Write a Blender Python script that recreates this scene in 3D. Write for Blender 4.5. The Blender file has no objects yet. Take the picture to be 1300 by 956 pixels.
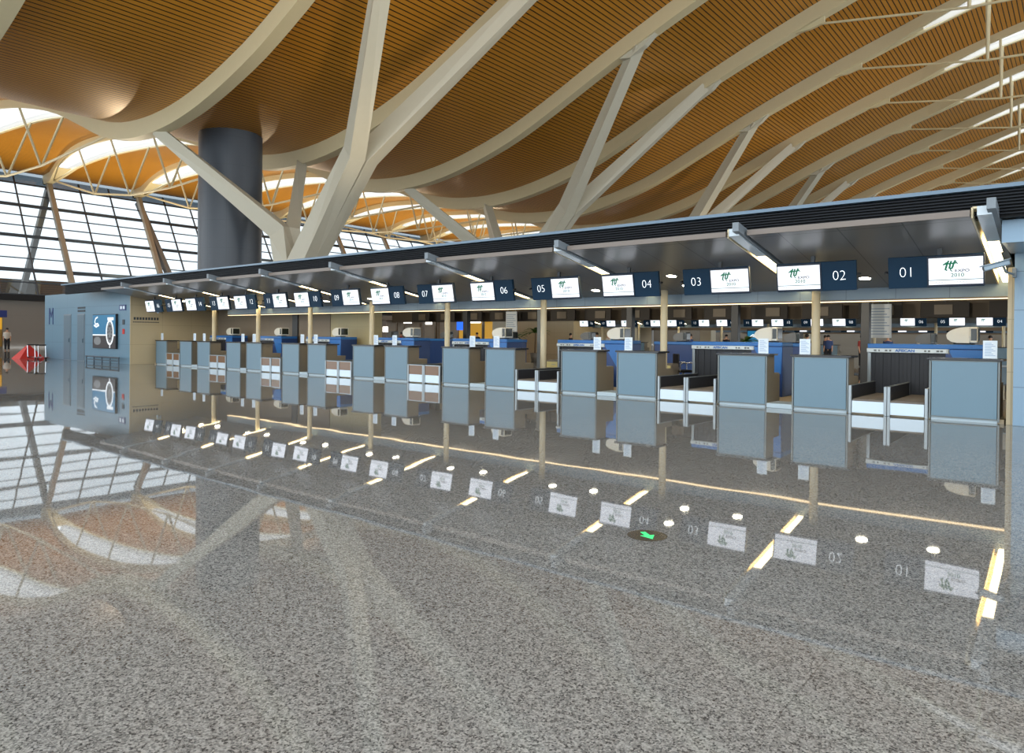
import bpy, bmesh, math, random
from mathutils import Vector, Matrix
random.seed(7)
SC = bpy.context.scene
COL = SC.collection

# ------------------------------------------------------------------ camera, sky, exposure
cam_data = bpy.data.cameras.new('camera')
cam = bpy.data.objects.new('camera', cam_data)
COL.objects.link(cam)
SC.camera = cam
cam_data.sensor_width = 36.0
cam_data.lens = 893.15 / 1300 * 36.0
cam_data.shift_y = -44.5 / 1300
cam_data.clip_end = 1000


def camera_axes(yaw, pitch, roll):
    fwd = Vector((-math.sin(yaw) * math.cos(pitch), math.cos(yaw) * math.cos(pitch), math.sin(pitch)))
    right0 = Vector((math.cos(yaw), math.sin(yaw), 0))
    up0 = right0.cross(fwd)
    right = math.cos(roll) * right0 + math.sin(roll) * up0
    up = -math.sin(roll) * right0 + math.cos(roll) * up0
    return right, up, fwd


_r, _u, _f = camera_axes(0.683797, -0.0062557, 0.0099848)
cam.matrix_world = Matrix(((_r.x, _u.x, -_f.x, 0), (_r.y, _u.y, -_f.y, 0), (_r.z, _u.z, -_f.z, 1.45), (0, 0, 0, 1)))

world = bpy.data.worlds.new('sky')
SC.world = world
world.use_nodes = True
bg = world.node_tree.nodes['Background']
bg.inputs[0].default_value = (0.86, 0.94, 1.0, 1)
bg.inputs[1].default_value = 1.9

SC.view_settings.view_transform = 'Standard'
SC.view_settings.look = 'None'
SC.view_settings.gamma = 1
SC.view_settings.use_curve_mapping = False
SC.view_settings.exposure = 0.75


# ------------------------------------------------------------------ materials
def lin(c):
    return tuple(((v / 255) / 12.92 if v / 255 <= 0.04045 else ((v / 255 + 0.055) / 1.055) ** 2.4) for v in c) + (1,)


def mat(name, rgb, rough=0.5, metal=0.0, spec=0.5, noise=0.0, nscale=4.0):
    m = bpy.data.materials.new(name)
    m.use_nodes = True
    nt = m.node_tree
    b = nt.nodes['Principled BSDF']
    col = lin(rgb)
    b.inputs['Base Color'].default_value = col
    b.inputs['Roughness'].default_value = rough
    b.inputs['Metallic'].default_value = metal
    b.inputs['Specular IOR Level'].default_value = spec
    if noise > 0:
        tc = nt.nodes.new('ShaderNodeTexCoord')
        n = nt.nodes.new('ShaderNodeTexNoise')
        n.inputs['Scale'].default_value = nscale
        n.inputs['Detail'].default_value = 4
        mx = nt.nodes.new('ShaderNodeMix')
        mx.data_type = 'RGBA'
        mx.inputs['A'].default_value = tuple(v * (1 - noise) for v in col[:3]) + (1,)
        mx.inputs['B'].default_value = tuple(min(1, v * (1 + noise)) for v in col[:3]) + (1,)
        nt.links.new(tc.outputs['Object'], n.inputs['Vector'])
        nt.links.new(n.outputs['Fac'], mx.inputs['Factor'])
        nt.links.new(mx.outputs['Result'], b.inputs['Base Color'])
    return m


def emit(name, rgb, strength, dark=False):
    m = bpy.data.materials.new(name)
    m.use_nodes = True
    nt = m.node_tree
    b = nt.nodes['Principled BSDF']
    b.inputs['Base Color'].default_value = (0.02, 0.02, 0.02, 1) if dark else lin(rgb)
    b.inputs['Emission Color'].default_value = lin(rgb)
    b.inputs['Emission Strength'].default_value = strength
    b.inputs['Roughness'].default_value = 0.3
    return m


def add(nt, kind, **kw):
    n = nt.nodes.new(kind)
    for k, v in kw.items():
        setattr(n, k, v)
    return n


def math_node(nt, op, a, b=None):
    n = nt.nodes.new('ShaderNodeMath')
    n.operation = op
    for i, v in enumerate((a, b)):
        if v is None:
            continue
        if isinstance(v, (int, float)):
            n.inputs[i].default_value = v
        else:
            nt.links.new(v, n.inputs[i])
    return n.outputs[0]


def granite():
    m = bpy.data.materials.new('polished_granite')
    m.use_nodes = True
    nt = m.node_tree
    b = nt.nodes['Principled BSDF']
    tc = add(nt, 'ShaderNodeTexCoord')
    P = tc.outputs['Object']
    v1 = add(nt, 'ShaderNodeTexVoronoi')
    v1.inputs['Scale'].default_value = 115
    v2 = add(nt, 'ShaderNodeTexVoronoi')
    v2.inputs['Scale'].default_value = 210
    n0 = add(nt, 'ShaderNodeTexNoise')
    n0.inputs['Scale'].default_value = 26
    n0.inputs['Detail'].default_value = 2
    for q in (v1, v2, n0):
        nt.links.new(P, q.inputs['Vector'])
    sep = [add(nt, 'ShaderNodeSeparateColor') for _ in range(2)]
    nt.links.new(v1.outputs['Color'], sep[0].inputs[0])
    nt.links.new(v2.outputs['Color'], sep[1].inputs[0])
    fac = math_node(nt, 'ADD', math_node(nt, 'MULTIPLY', sep[0].outputs[0], 0.55), math_node(nt, 'MULTIPLY', sep[1].outputs[1], 0.28))
    fac = math_node(nt, 'ADD', fac, math_node(nt, 'MULTIPLY', n0.outputs['Fac'], 0.34))
    r1 = add(nt, 'ShaderNodeValToRGB')
    e = r1.color_ramp.elements
    e[0].position = 0.30
    e[0].color = lin((70, 72, 73))
    e[1].position = 0.44
    e[1].color = lin((122, 124, 124))
    x = r1.color_ramp.elements.new(0.62)
    x.color = lin((142, 144, 143))
    x = r1.color_ramp.elements.new(0.86)
    x.color = lin((174, 176, 174))
    nt.links.new(fac, r1.inputs['Fac'])
    # slab-to-slab tone: each 0.9 m slab its own shade, joints barely darker
    br = add(nt, 'ShaderNodeTexBrick')
    br.offset = 0.0
    br.inputs['Scale'].default_value = 1.0
    br.inputs['Brick Width'].default_value = 0.9
    br.inputs['Row Height'].default_value = 0.9
    br.inputs['Mortar Size'].default_value = 0.0025
    br.inputs['Color1'].default_value = (1, 1, 1, 1)
    br.inputs['Color2'].default_value = (0.94, 0.94, 0.94, 1)
    br.inputs['Mortar'].default_value = (0.72, 0.72, 0.72, 1)
    nt.links.new(P, br.inputs['Vector'])
    mx = add(nt, 'ShaderNodeMix', data_type='RGBA', blend_type='MULTIPLY')
    mx.inputs['Factor'].default_value = 1.0
    nt.links.new(r1.outputs['Color'], mx.inputs['A'])
    nt.links.new(br.outputs['Color'], mx.inputs['B'])
    nt.links.new(mx.outputs['Result'], b.inputs['Base Color'])
    b.inputs['Roughness'].default_value = 0.022
    b.inputs['IOR'].default_value = 1.6
    n2 = add(nt, 'ShaderNodeTexNoise')
    n2.inputs['Scale'].default_value = 0.9
    n2.inputs['Detail'].default_value = 1
    nt.links.new(P, n2.inputs['Vector'])
    bp = add(nt, 'ShaderNodeBump')
    bp.inputs['Strength'].default_value = 0.25
    bp.inputs['Distance'].default_value = 0.005
    nt.links.new(n2.outputs['Fac'], bp.inputs['Height'])
    nt.links.new(bp.outputs['Normal'], b.inputs['Normal'])
    return m


def slats():
    m = bpy.data.materials.new('ceiling_slats')
    m.use_nodes = True
    nt = m.node_tree
    b = nt.nodes['Principled BSDF']
    tc = add(nt, 'ShaderNodeTexCoord')
    sp = add(nt, 'ShaderNodeSeparateXYZ')
    nt.links.new(tc.outputs['UV'], sp.inputs[0])
    fr = math_node(nt, 'FRACT', math_node(nt, 'DIVIDE', sp.outputs['X'], 0.27))
    gap = math_node(nt, 'LESS_THAN', fr, 0.22)
    n = add(nt, 'ShaderNodeTexNoise')
    n.inputs['Scale'].default_value = 0.35
    n.inputs['Detail'].default_value = 2
    nt.links.new(tc.outputs['Object'], n.inputs['Vector'])
    base = add(nt, 'ShaderNodeMix', data_type='RGBA')
    base.inputs['A'].default_value = lin((186, 128, 36))
    base.inputs['B'].default_value = lin((200, 140, 46))
    nt.links.new(n.outputs['Fac'], base.inputs['Factor'])
    mx = add(nt, 'ShaderNodeMix', data_type='RGBA')
    nt.links.new(gap, mx.inputs['Factor'])
    nt.links.new(base.outputs['Result'], mx.inputs['A'])
    mx.inputs['B'].default_value = lin((44, 25, 7))
    nt.links.new(mx.outputs['Result'], b.inputs['Base Color'])
    b.inputs['Roughness'].default_value = 0.36
    b.inputs['Metallic'].default_value = 0.25
    bp = add(nt, 'ShaderNodeBump')
    bp.inputs['Strength'].default_value = 0.4
    bp.inputs['Distance'].default_value = 0.03
    bp.invert = True
    nt.links.new(gap, bp.inputs['Height'])
    nt.links.new(bp.outputs['Normal'], b.inputs['Normal'])
    return m


def panels(name, rgb, w, h, rough=0.4, joint=0.55, mortar=0.012, axis='XZ', spec=0.5, metal=0.0, cylinder=0.0):
    """flat cladding panels with thin joints, laid in the object's own metres"""
    m = bpy.data.materials.new(name)
    m.use_nodes = True
    nt = m.node_tree
    b = nt.nodes['Principled BSDF']
    tc = add(nt, 'ShaderNodeTexCoord')
    sp = add(nt, 'ShaderNodeSeparateXYZ')
    nt.links.new(tc.outputs['Object'], sp.inputs[0])
    if cylinder:
        ang = math_node(nt, 'ARCTAN2', sp.outputs['Y'], sp.outputs['X'])
        a = math_node(nt, 'MULTIPLY', ang, cylinder)
    else:
        a = sp.outputs[axis[0]]
        if axis[0] == 'X' and axis[1] == 'Z':
            a = math_node(nt, 'ADD', sp.outputs['X'], sp.outputs['Y'])
    z = sp.outputs[axis[1]]
    ja = math_node(nt, 'LESS_THAN', math_node(nt, 'FRACT', math_node(nt, 'DIVIDE', a, w)), mortar / w)
    jz = math_node(nt, 'LESS_THAN', math_node(nt, 'FRACT', math_node(nt, 'DIVIDE', z, h)), mortar / h)
    j = math_node(nt, 'MAXIMUM', ja, jz)
    mx = add(nt, 'ShaderNodeMix', data_type='RGBA')
    nt.links.new(j, mx.inputs['Factor'])
    c = lin(rgb)
    mx.inputs['A'].default_value = c
    mx.inputs['B'].default_value = tuple(v * joint for v in c[:3]) + (1,)
    nt.links.new(mx.outputs['Result'], b.inputs['Base Color'])
    b.inputs['Roughness'].default_value = rough
    b.inputs['Specular IOR Level'].default_value = spec
    b.inputs['Metallic'].default_value = metal
    return m


def skylight_mat():
    m = bpy.data.materials.new('skylight_membrane')
    m.use_nodes = True
    nt = m.node_tree
    nt.nodes.remove(nt.nodes['Principled BSDF'])
    t = add(nt, 'ShaderNodeBsdfTransparent')
    t.inputs[0].default_value = (0.23, 0.212, 0.20, 1)
    d = add(nt, 'ShaderNodeBsdfTranslucent')
    d.inputs[0].default_value = (0.95, 0.92, 0.88, 1)
    mx = add(nt, 'ShaderNodeMixShader')
    mx.inputs[0].default_value = 0.35
    nt.links.new(t.outputs[0], mx.inputs[1])
    nt.links.new(d.outputs[0], mx.inputs[2])
    nt.links.new(mx.outputs[0], nt.nodes['Material Output'].inputs['Surface'])
    return m


def glass_mat(name, tint, gloss=0.08):
    m = bpy.data.materials.new(name)
    m.use_nodes = True
    nt = m.node_tree
    nt.nodes.remove(nt.nodes['Principled BSDF'])
    t = add(nt, 'ShaderNodeBsdfTransparent')
    t.inputs[0].default_value = tint + (1,)
    g = add(nt, 'ShaderNodeBsdfGlossy')
    g.inputs['Roughness'].default_value = 0.02
    mx = add(nt, 'ShaderNodeMixShader')
    mx.inputs[0].default_value = gloss
    nt.links.new(t.outputs[0], mx.inputs[1])
    nt.links.new(g.outputs[0], mx.inputs[2])
    nt.links.new(mx.outputs[0], nt.nodes['Material Output'].inputs['Surface'])
    return m


M = {
    'granite': granite(),
    'slats': slats(),
    'rib': mat('cream_painted_steel', (204, 191, 154), 0.45, noise=0.03),
    'tree': mat('ivory_painted_steel', (192, 187, 168), 0.45, noise=0.03),
    'skylight': skylight_mat(),
    'facade_glass': glass_mat('facade_glass', (0.40, 0.425, 0.44)),
    'frosted': glass_mat('grey_header_glass', (0.085, 0.105, 0.12), 0.1),
    'bronze': mat('bronze_glossy_panel', (120, 88, 62), 0.16),
    'smoke_glass': glass_mat('smoked_guard_glass', (0.32, 0.27, 0.22), 0.12),
    'clear_plastic': glass_mat('clear_acrylic', (0.92, 0.95, 0.97), 0.1),
    'mullion': mat('dark_grey_mullion', (52, 60, 68), 0.4),
    'post': mat('tan_facade_post', (150, 140, 122), 0.5),
    'brace': mat('grey_brace_steel', (112, 112, 110), 0.5),
    'cladding': panels('pale_blue_cladding', (98, 132, 152), 2.2, 0.92, 0.35),
    'cladding_right': panels('pale_blue_wall_panels', (130, 158, 180), 3.0, 0.665, 0.35),
    'beige_wall': panels('beige_wall_panels', (186, 170, 138), 1.4, 0.92, 0.4, 0.7),
    'taupe_wall': panels('taupe_wall_panels', (150, 136, 118), 1.6, 0.7, 0.5, 0.8),
    'lit_wall': panels('lit_wall_panels', (196, 184, 144), 1.2, 0.9, 0.5, 0.85),  # brighter stretch of staff wall, cove light put into the colour
    'low_wall': panels('grey_wall_panels', (122, 116, 108), 4.0, 1.5, 0.6, 0.85),
    'cylinder': panels('slate_column_panels', (70, 76, 84), 1.1, 1.6, 0.35, 0.75, 0.015, 'XZ', 0.4, 0.0, 1.75),
    'soffit': panels('grey_soffit_panels', (122, 120, 116), 0.98, 50, 0.3, 0.35, 0.02, 'XY', 0.5, 0.0),
    'lip': mat('taupe_soffit_lip', (124, 114, 106), 0.45),
    'louver': mat('black_louver', (20, 26, 34), 0.5, 0, .25),
    'louver_back': mat('black_backing', (9, 10, 12), 0.7),
    'cap': mat('blue_grey_capping', (100, 124, 144), 0.35),
    'bulkhead': panels('pale_blue_bulkhead', (140, 162, 182), 1.0, 5, 0.35, 0.6),
    'dark_bulkhead': mat('dark_bronze_bulkhead', (112, 100, 84), 0.6),
    'board_back': mat('dark_board_back', (58, 54, 50), 0.6),
    'inner_ceiling': panels('pale_inner_ceiling', (176, 176, 172), 1.2, 1.2, 0.5, 0.7, .012, 'XY'),
    'cove': emit('cove_strip_light', (255, 226, 176), 1.6),
    'steel_grey': mat('grey_painted_steel', (122, 132, 140), 0.45),
    'tray': mat('ivory_light_tray', (226, 210, 172), 0.45),
    'diffuser': mat('unlit_white_diffuser', (206, 220, 230), 0.25),
    'lamp': emit('warm_tube_light', (255, 234, 186), 6.0),
    'fill': emit('fill_tube', (255, 244, 222), 14.0),  # glow of the added, unseen fill lights
    'downlight': emit('warm_downlight', (255, 244, 214), 28.0),
    'column': mat('beige_round_column', (206, 194, 164), 0.4),
    'sign': mat('navy_sign_board', (18, 48, 70), 0.5, 0, .2),
    'bezel': mat('dark_navy_bezel', (18, 30, 48), 0.35),
    'screen': emit('white_lcd_screen', (236, 243, 255), 0.9, True),
    'number': emit('lit_white_numeral', (240, 246, 250), 0.8),
    'green': emit('green_screen_ink', (8, 130, 90), 0.4, True),
    'teal': emit('teal_screen_ink', (40, 130, 120), 0.3, True),
    'inkgrey': emit('grey_screen_ink', (60, 50, 55), 0.05, True),
    'pole': mat('dark_hanging_pole', (54, 58, 62), 0.4),
    'desk_front': mat('blue_grey_desk_panel', (106, 134, 150), 0.32, noise=0.02),
    'desk_side': mat('taupe_desk_side', (120, 110, 94), 0.45),
    'desk_top': mat('black_stone_top', (34, 36, 40), 0.2),
    'alu': mat('brushed_aluminium', (150, 158, 162), 0.35, 0.6),
    'trim_grey': mat('grey_edge_trim', (116, 122, 122), 0.4, 0.3),
    'steel': mat('pale_steel_apron', (196, 210, 220), 0.25, 0.35),
    'belt': mat('grey_brown_belt', (112, 102, 92), 0.7, noise=0.08, nscale=20),
    'plinth': mat('pale_plinth', (178, 194, 202), 0.4),
    'staff_floor': mat('beige_staff_floor', (176, 158, 128), 0.5),
    'blue': mat('royal_blue_panel', (34, 108, 184), 0.35),
    'blue_dark': mat('deep_blue_panel', (30, 62, 120), 0.35),
    'curtain': mat('black_rubber_curtain', (38, 40, 46), 0.5),
    'strip': mat('silver_label_strip', (196, 204, 206), 0.3, 0.2),
    'strip_ink': mat('grey_label_ink', (96, 100, 100), 0.5),
    'strip_blue': mat('blue_label_ink', (24, 96, 176), 0.4),
    'hood': mat('white_hood_plastic', (226, 224, 214), 0.35),
    'hood_shaded': mat('shaded_hood_plastic', (104, 110, 116), 0.4),  # unlit copy of the white hoods, shade put into the grey
    'crt': mat('dark_monitor_glass', (34, 42, 38), 0.12),
    'paper': mat('white_notice_paper', (226, 236, 244), 0.6),
    'paper_ink': mat('faint_blue_print', (150, 176, 206), 0.6),
    'black': mat('black_plastic', (22, 22, 25), 0.45),
    'chrome': mat('chrome_tube', (210, 212, 214), 0.18, 0.9),
    'yellow_box': mat('pale_yellow_cabinet', (202, 190, 128), 0.5),
    'navy_ink': mat('navy_lettering', (22, 52, 112), 0.4),
    'dark_ink': mat('dark_lettering', (48, 56, 64), 0.5),
    'red': mat('red_fabric', (196, 44, 34), 0.6),
    'door_grey': mat('grey_blue_door_leaf', (86, 108, 122), 0.4),
    'ad_teal': emit('lightbox_teal', (0, 100, 140), 0.75, True),
    'ad_dark': emit('lightbox_dark', (44, 38, 44), 0.4, True),
    'ad_white': emit('lightbox_white', (236, 244, 250), 0.75, True),
    'ad_grey': emit('lightbox_grey', (150, 156, 160), 0.35, True),
    'rail': mat('dark_steel_rail', (60, 72, 82), 0.35, 0.5),
    'cctv': mat('grey_camera_case', (138, 154, 166), 0.35, 0.3),
    'leaf': mat('palm_leaf_green', (66, 104, 40), 0.5, noise=0.2),
    'trunk': mat('plant_trunk_brown', (92, 74, 52), 0.8),
    'pot': mat('grey_planter', (120, 118, 112), 0.6),
    'shop_yellow': emit('lit_yellow_shopfront', (214, 160, 44), 0.28),
    'ochre': mat('ochre_kiosk_panel', (150, 112, 44), 0.6),
    'shop_white': emit('lit_white_shop_sign', (255, 250, 240), 2.0),
    'shop_blue': emit('lit_blue_shop_sign', (20, 90, 220), 0.9),
    'shop_green': emit('lit_green_counter', (90, 140, 40), 0.45),
    'shop_red': emit('lit_red_shop_sign', (220, 60, 40), 0.6),
    'skin': mat('skin', (206, 160, 130), 0.5),
    'hair': mat('black_hair', (24, 20, 18), 0.6),
    'cloth_white': mat('white_shirt_cloth', (214, 212, 206), 0.8),
    'cloth_dark': mat('dark_suit_cloth', (34, 36, 44), 0.8),
    'cloth_red': mat('red_jacket_cloth', (150, 52, 44), 0.8),
    'cloth_blue': mat('blue_jacket_cloth', (52, 72, 116), 0.8),
    'outside_wall': panels('outside_building_wall', (50, 49, 44), 6.0, 3.0, 0.7, 0.5, 0.25, 'YZ'),
    'asphalt': mat('outside_apron', (128, 128, 126), 0.8),
    'floor_disc': mat('dark_floor_decal', (62, 54, 42), 0.25),
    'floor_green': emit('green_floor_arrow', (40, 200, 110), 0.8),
    'navy_board': mat('navy_board', (22, 40, 110), 0.4),
    'back_wall': mat('far_wall_grey', (120, 112, 100), 0.7),
}


# ------------------------------------------------------------------ mesh helpers
class MB:
    """collects shapes and links them as ONE mesh object"""

    def __init__(self):
        self.v, self.f, self.smooth = [], [], []

    def poly(self, pts, faces, smooth=False):
        o = len(self.v)
        self.v += [tuple(p) for p in pts]
        for f in faces:
            self.f.append(tuple(i + o for i in f))
            self.smooth.append(smooth)
        return self

    def box(self, x0, x1, y0, y1, z0, z1):
        p = [(x, y, z) for x in (x0, x1) for y in (y0, y1) for z in (z0, z1)]
        return self.poly(p, [(0, 1, 3, 2), (4, 6, 7, 5), (0, 4, 5, 1), (2, 3, 7, 6), (0, 2, 6, 4), (1, 5, 7, 3)])

    def rbox(self, x0, x1, y0, y1, z0, z1, b=0.01):
        """box with chamfered edges"""
        bm = bmesh.new()
        bmesh.ops.create_cube(bm, size=1)
        for v in bm.verts:
            v.co = Vector(((x0 + x1) / 2 + v.co.x * (x1 - x0), (y0 + y1) / 2 + v.co.y * (y1 - y0), (z0 + z1) / 2 + v.co.z * (z1 - z0)))
        bmesh.ops.bevel(bm, geom=list(bm.edges), offset=b, segments=2, affect='EDGES', profile=0.5)
        bm.verts.index_update()
        self.poly([v.co[:] for v in bm.verts], [[v.index for v in f.verts] for f in bm.faces])
        bm.free()
        return self

    def prism(self, prof, axis, a, b):
        """profile of 2D points extruded along an axis ('X' uses (y,z), 'Y' uses (x,z), 'Z' uses (x,y))"""
        n = len(prof)

        def p3(q, t):
            return {'X': (t, q[0], q[1]), 'Y': (q[0], t, q[1]), 'Z': (q[0], q[1], t)}[axis]
        pts = [p3(q, a) for q in prof] + [p3(q, b) for q in prof]
        faces = [tuple(range(n)), tuple(range(2 * n - 1, n - 1, -1))]
        faces += [(i, (i + 1) % n, n + (i + 1) % n, n + i) for i in range(n)]
        return self.poly(pts, faces)

    def beam(self, a, b, wa, ha, wb=None, hb=None, up=(0, 0, 1)):
        """tapered rectangular bar from a to b"""
        wb = wa if wb is None else wb
        hb = ha if hb is None else hb
        a, b = Vector(a), Vector(b)
        d = (b - a).normalized()
        u = Vector(up)
        s = d.cross(u)
        if s.length < 1e-4:
            s = d.cross(Vector((1, 0, 0)))
        s.normalize()
        n = s.cross(d)
        pts = []
        for c, w, h in ((a, wa, ha), (b, wb, hb)):
            for i, j in ((-1, -1), (1, -1), (1, 1), (-1, 1)):
                pts.append(c + s * (w / 2 * i) + n * (h / 2 * j))
        return self.poly(pts, [(0, 1, 2, 3), (7, 6, 5, 4), (0, 4, 5, 1), (1, 5, 6, 2), (2, 6, 7, 3), (3, 7, 4, 0)])

    def sweep(self, pts, wh):
        """mitred rectangular bar along a bent line; widths run across (level), heights in the upright plane"""
        P = [Vector(p) for p in pts]
        ring = []
        for i, p in enumerate(P):
            d0 = (P[i] - P[i - 1]).normalized() if i else (P[1] - P[0]).normalized()
            d1 = (P[i + 1] - P[i]).normalized() if i < len(P) - 1 else d0
            d = (d0 + d1).normalized()
            k = 1 / max(.5, d.dot(d1))
            side = d1.cross(Vector((0, 0, 1))) if i == 0 else d0.cross(Vector((0, 0, 1)))
            side = (d0.cross(Vector((0, 0, 1))).normalized() + d1.cross(Vector((0, 0, 1))).normalized()).normalized()
            side = (side - d * side.dot(d)).normalized()
            n = side.cross(d)
            w, h = wh[i]
            ring += [p + side * (w / 2 * a) + n * (h / 2 * b * k) for a, b in ((-1, -1), (1, -1), (1, 1), (-1, 1))]
        fs = []
        for i in range(len(P) - 1):
            o = 4 * i
            for a in range(4):
                b = (a + 1) % 4
                fs.append((o + a, o + b, o + 4 + b, o + 4 + a))
        L = 4 * len(P)
        fs += [(0, 1, 2, 3), (L - 1, L - 2, L - 3, L - 4)]
        return self.poly(ring, fs)

    def tube(self, a, b, ra, rb=None, n=10, caps=True):
        rb = ra if rb is None else rb
        a, b = Vector(a), Vector(b)
        d = (b - a).normalized()
        s = d.orthogonal().normalized()
        t = d.cross(s)
        pts = []
        for c, r in ((a, ra), (b, rb)):
            for i in range(n):
                k = 2 * math.pi * i / n
                pts.append(c + s * (r * math.cos(k)) + t * (r * math.sin(k)))
        self.poly(pts, [(i, (i + 1) % n, n + (i + 1) % n, n + i) for i in range(n)], True)
        if caps:
            self.poly(pts, [tuple(range(n)), tuple(range(2 * n - 1, n - 1, -1))])
        return self

    def path(self, pts, r, n=8):
        for a, b in zip(pts[:-1], pts[1:]):
            self.tube(a, b, r, n=n)
        for p in pts[1:-1]:
            self.ball(p, r, n)
        return self

    def ball(self, c, r, n=8, sz=1.0):
        m = max(4, n // 2 + 1)
        pts = [(c[0], c[1], c[2] + r * sz)]
        for i in range(1, m):
            th = math.pi * i / m
            for j in range(n):
                k = 2 * math.pi * j / n
                pts.append((c[0] + r * math.sin(th) * math.cos(k), c[1] + r * math.sin(th) * math.sin(k), c[2] + r * sz * math.cos(th)))
        pts.append((c[0], c[1], c[2] - r * sz))
        fs = [(0, 1 + j, 1 + (j + 1) % n) for j in range(n)]
        for i in range(m - 2):
            for j in range(n):
                a, b = 1 + i * n + j, 1 + i * n + (j + 1) % n
                fs.append((a, a + n, b + n, b))
        L = len(pts) - 1
        fs += [(L, 1 + (m - 2) * n + (j + 1) % n, 1 + (m - 2) * n + j) for j in range(n)]
        return self.poly(pts, fs, True)

    def lathe(self, prof, c=(0, 0, 0), n=20):
        k = len(prof)
        pts = [(c[0] + r * math.cos(2 * math.pi * j / n), c[1] + r * math.sin(2 * math.pi * j / n), c[2] + z) for r, z in prof for j in range(n)]
        fs = [(i * n + j, i * n + (j + 1) % n, (i + 1) * n + (j + 1) % n, (i + 1) * n + j) for i in range(k - 1) for j in range(n)]
        return self.poly(pts, fs, True)

    def ribbon(self, pts, w, y, t=0.004):
        """flat stroke in the XZ plane at depth y (front at y)"""
        for (x0, z0), (x1, z1) in zip(pts[:-1], pts[1:]):
            d = Vector((x1 - x0, 0, z1 - z0))
            if d.length < 1e-6:
                continue
            e = d.normalized() * w * 0.4
            self.beam(Vector((x0, y + t / 2, z0)) - e, Vector((x1, y + t / 2, z1)) + e, w, t, up=(0, 1, 0))
        return self

    def mesh(self, name):
        me = bpy.data.meshes.new(name)
        me.from_pydata(self.v, [], self.f)
        me.polygons.foreach_set('use_smooth', self.smooth)
        me.update()
        bm = bmesh.new()
        bm.from_mesh(me)
        bmesh.ops.recalc_face_normals(bm, faces=bm.faces)
        bm.to_mesh(me)
        bm.free()
        return me

    def build(self, name, m, parent=None, loc=None, rot=None):
        return obj(name, self.mesh(name), m, parent, loc, rot)


def obj(name, me, m, parent=None, loc=None, rot=None):
    o = bpy.data.objects.new(name, me)
    if m is not None and not me.materials:
        me.materials.append(m)
    COL.objects.link(o)
    if parent is not None:
        o.parent = parent
    if loc:
        o.location = loc
    if rot:
        o.rotation_euler = rot
    return o


def tag(o, label=None, cat=None, group=None, kind=None):
    if label:
        o['label'] = label
    if cat:
        o['category'] = cat
    if group:
        o['group'] = group
    if kind:
        o['kind'] = kind
    return o


def thing(name, loc, label, cat, group=None, rz=0.0):
    o = bpy.data.objects.new(name, None)
    o.empty_display_size = 0.2
    COL.objects.link(o)
    o.location = loc
    o.rotation_euler = (0, 0, rz)
    return tag(o, label, cat, group)


def kids(o):
    return [c for c in COL.objects if c.parent == o]


def copy_tree(src, loc=None, label=None, tree=None, parent=None):
    c = src.copy()
    COL.objects.link(c)
    if parent is not None:
        c.parent = parent
    if loc is not None:
        c.location = loc
    if label:
        c['label'] = label
    for ch, sub in tree:
        copy_tree(ch, tree=sub, parent=c)
    return c


def tree_of(o):
    return [(c, tree_of(c)) for c in kids(o)]


def struct(o, label, cat):
    return tag(o, label, cat, kind='structure')


_dg = None


def text_mesh(body, size, name='lettering', depth=0.004, ax='CENTER', bold=0.0, sx=1.0):
    cu = bpy.data.curves.new(name, 'FONT')
    cu.body = body
    cu.size = size
    cu.extrude = depth / 2
    cu.offset = bold
    cu.align_x = ax
    cu.align_y = 'CENTER'
    cu.resolution_u = 4
    t = bpy.data.objects.new(name, cu)
    COL.objects.link(t)
    dg = bpy.context.evaluated_depsgraph_get()
    me = bpy.data.meshes.new_from_object(t.evaluated_get(dg))
    me.materials.clear()
    bpy.data.objects.remove(t)
    bpy.data.curves.remove(cu)
    # stand it up: faces -Y, reads along +X
    me.transform(Matrix.Diagonal((sx, 1, 1, 1)))
    me.transform(Matrix.Rotation(math.pi / 2, 4, 'X'))
    me.name = name
    return me


def spline(pts):
    """Hermite curve through (x, z) points -> function z(x)"""
    xs = [p[0] for p in pts]
    zs = [p[1] for p in pts]
    n = len(xs)
    d = [(zs[i + 1] - zs[i]) / (xs[i + 1] - xs[i]) for i in range(n - 1)]
    t = [d[0]] + [(d[i - 1] + d[i]) / 2 for i in range(1, n - 1)] + [d[-1]]

    def f(x):
        x = min(max(x, xs[0]), xs[-1])
        i = 0
        while i < n - 2 and x > xs[i + 1]:
            i += 1
        h = xs[i + 1] - xs[i]
        s = (x - xs[i]) / h
        return ((2 * s**3 - 3 * s**2 + 1) * zs[i] + (s**3 - 2 * s**2 + s) * h * t[i]
                + (-2 * s**3 + 3 * s**2) * zs[i + 1] + (s**3 - s**2) * h * t[i + 1])
    return f


# ------------------------------------------------------------------ roof geometry
X_FACADE = -85.0
X_END = 34.0
BAY = 9.0
RIB_Y0 = 17.4
KS = list(range(-3, 14))
half = [(-85, 17.9), (-82, 18.1), (-78, 18.6), (-73, 18.85), (-67.5, 18.65), (-60, 17.9), (-53, 16.5), (-48, 14.9), (-45.4, 14.05), (-42.8, 13.5),
        (-40, 13.25), (-38, 13.25), (-36, 13.4), (-33.5, 13.8), (-31, 14.4), (-29, 15.0), (-26.7, 15.9), (-24, 17.1), (-22, 18.0),
        (-20, 18.85), (-17, 20.05), (-13.6, 21.3), (-10.5, 22.35), (-7, 23.3), (-3.7, 24.1), (0, 24.7), (4, 25.2), (8, 25.35)]
prof = half + [(16 - x, z) for x, z in reversed(half[:-1]) if 16 - x <= 40.5]
z_ceil = spline(prof)


def lens(x):
    """half distance between the two chords of a rib where it splits around a skylight"""
    for a, b, w in ((-83.5, -46.0, 1.6), (-11.0, 27.0, 1.45)):
        if a < x < b:
            s = (x - a) / (b - a)
            return max(0.16, w * math.sin(math.pi * s) ** 0.75)
    return 0.16


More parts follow.
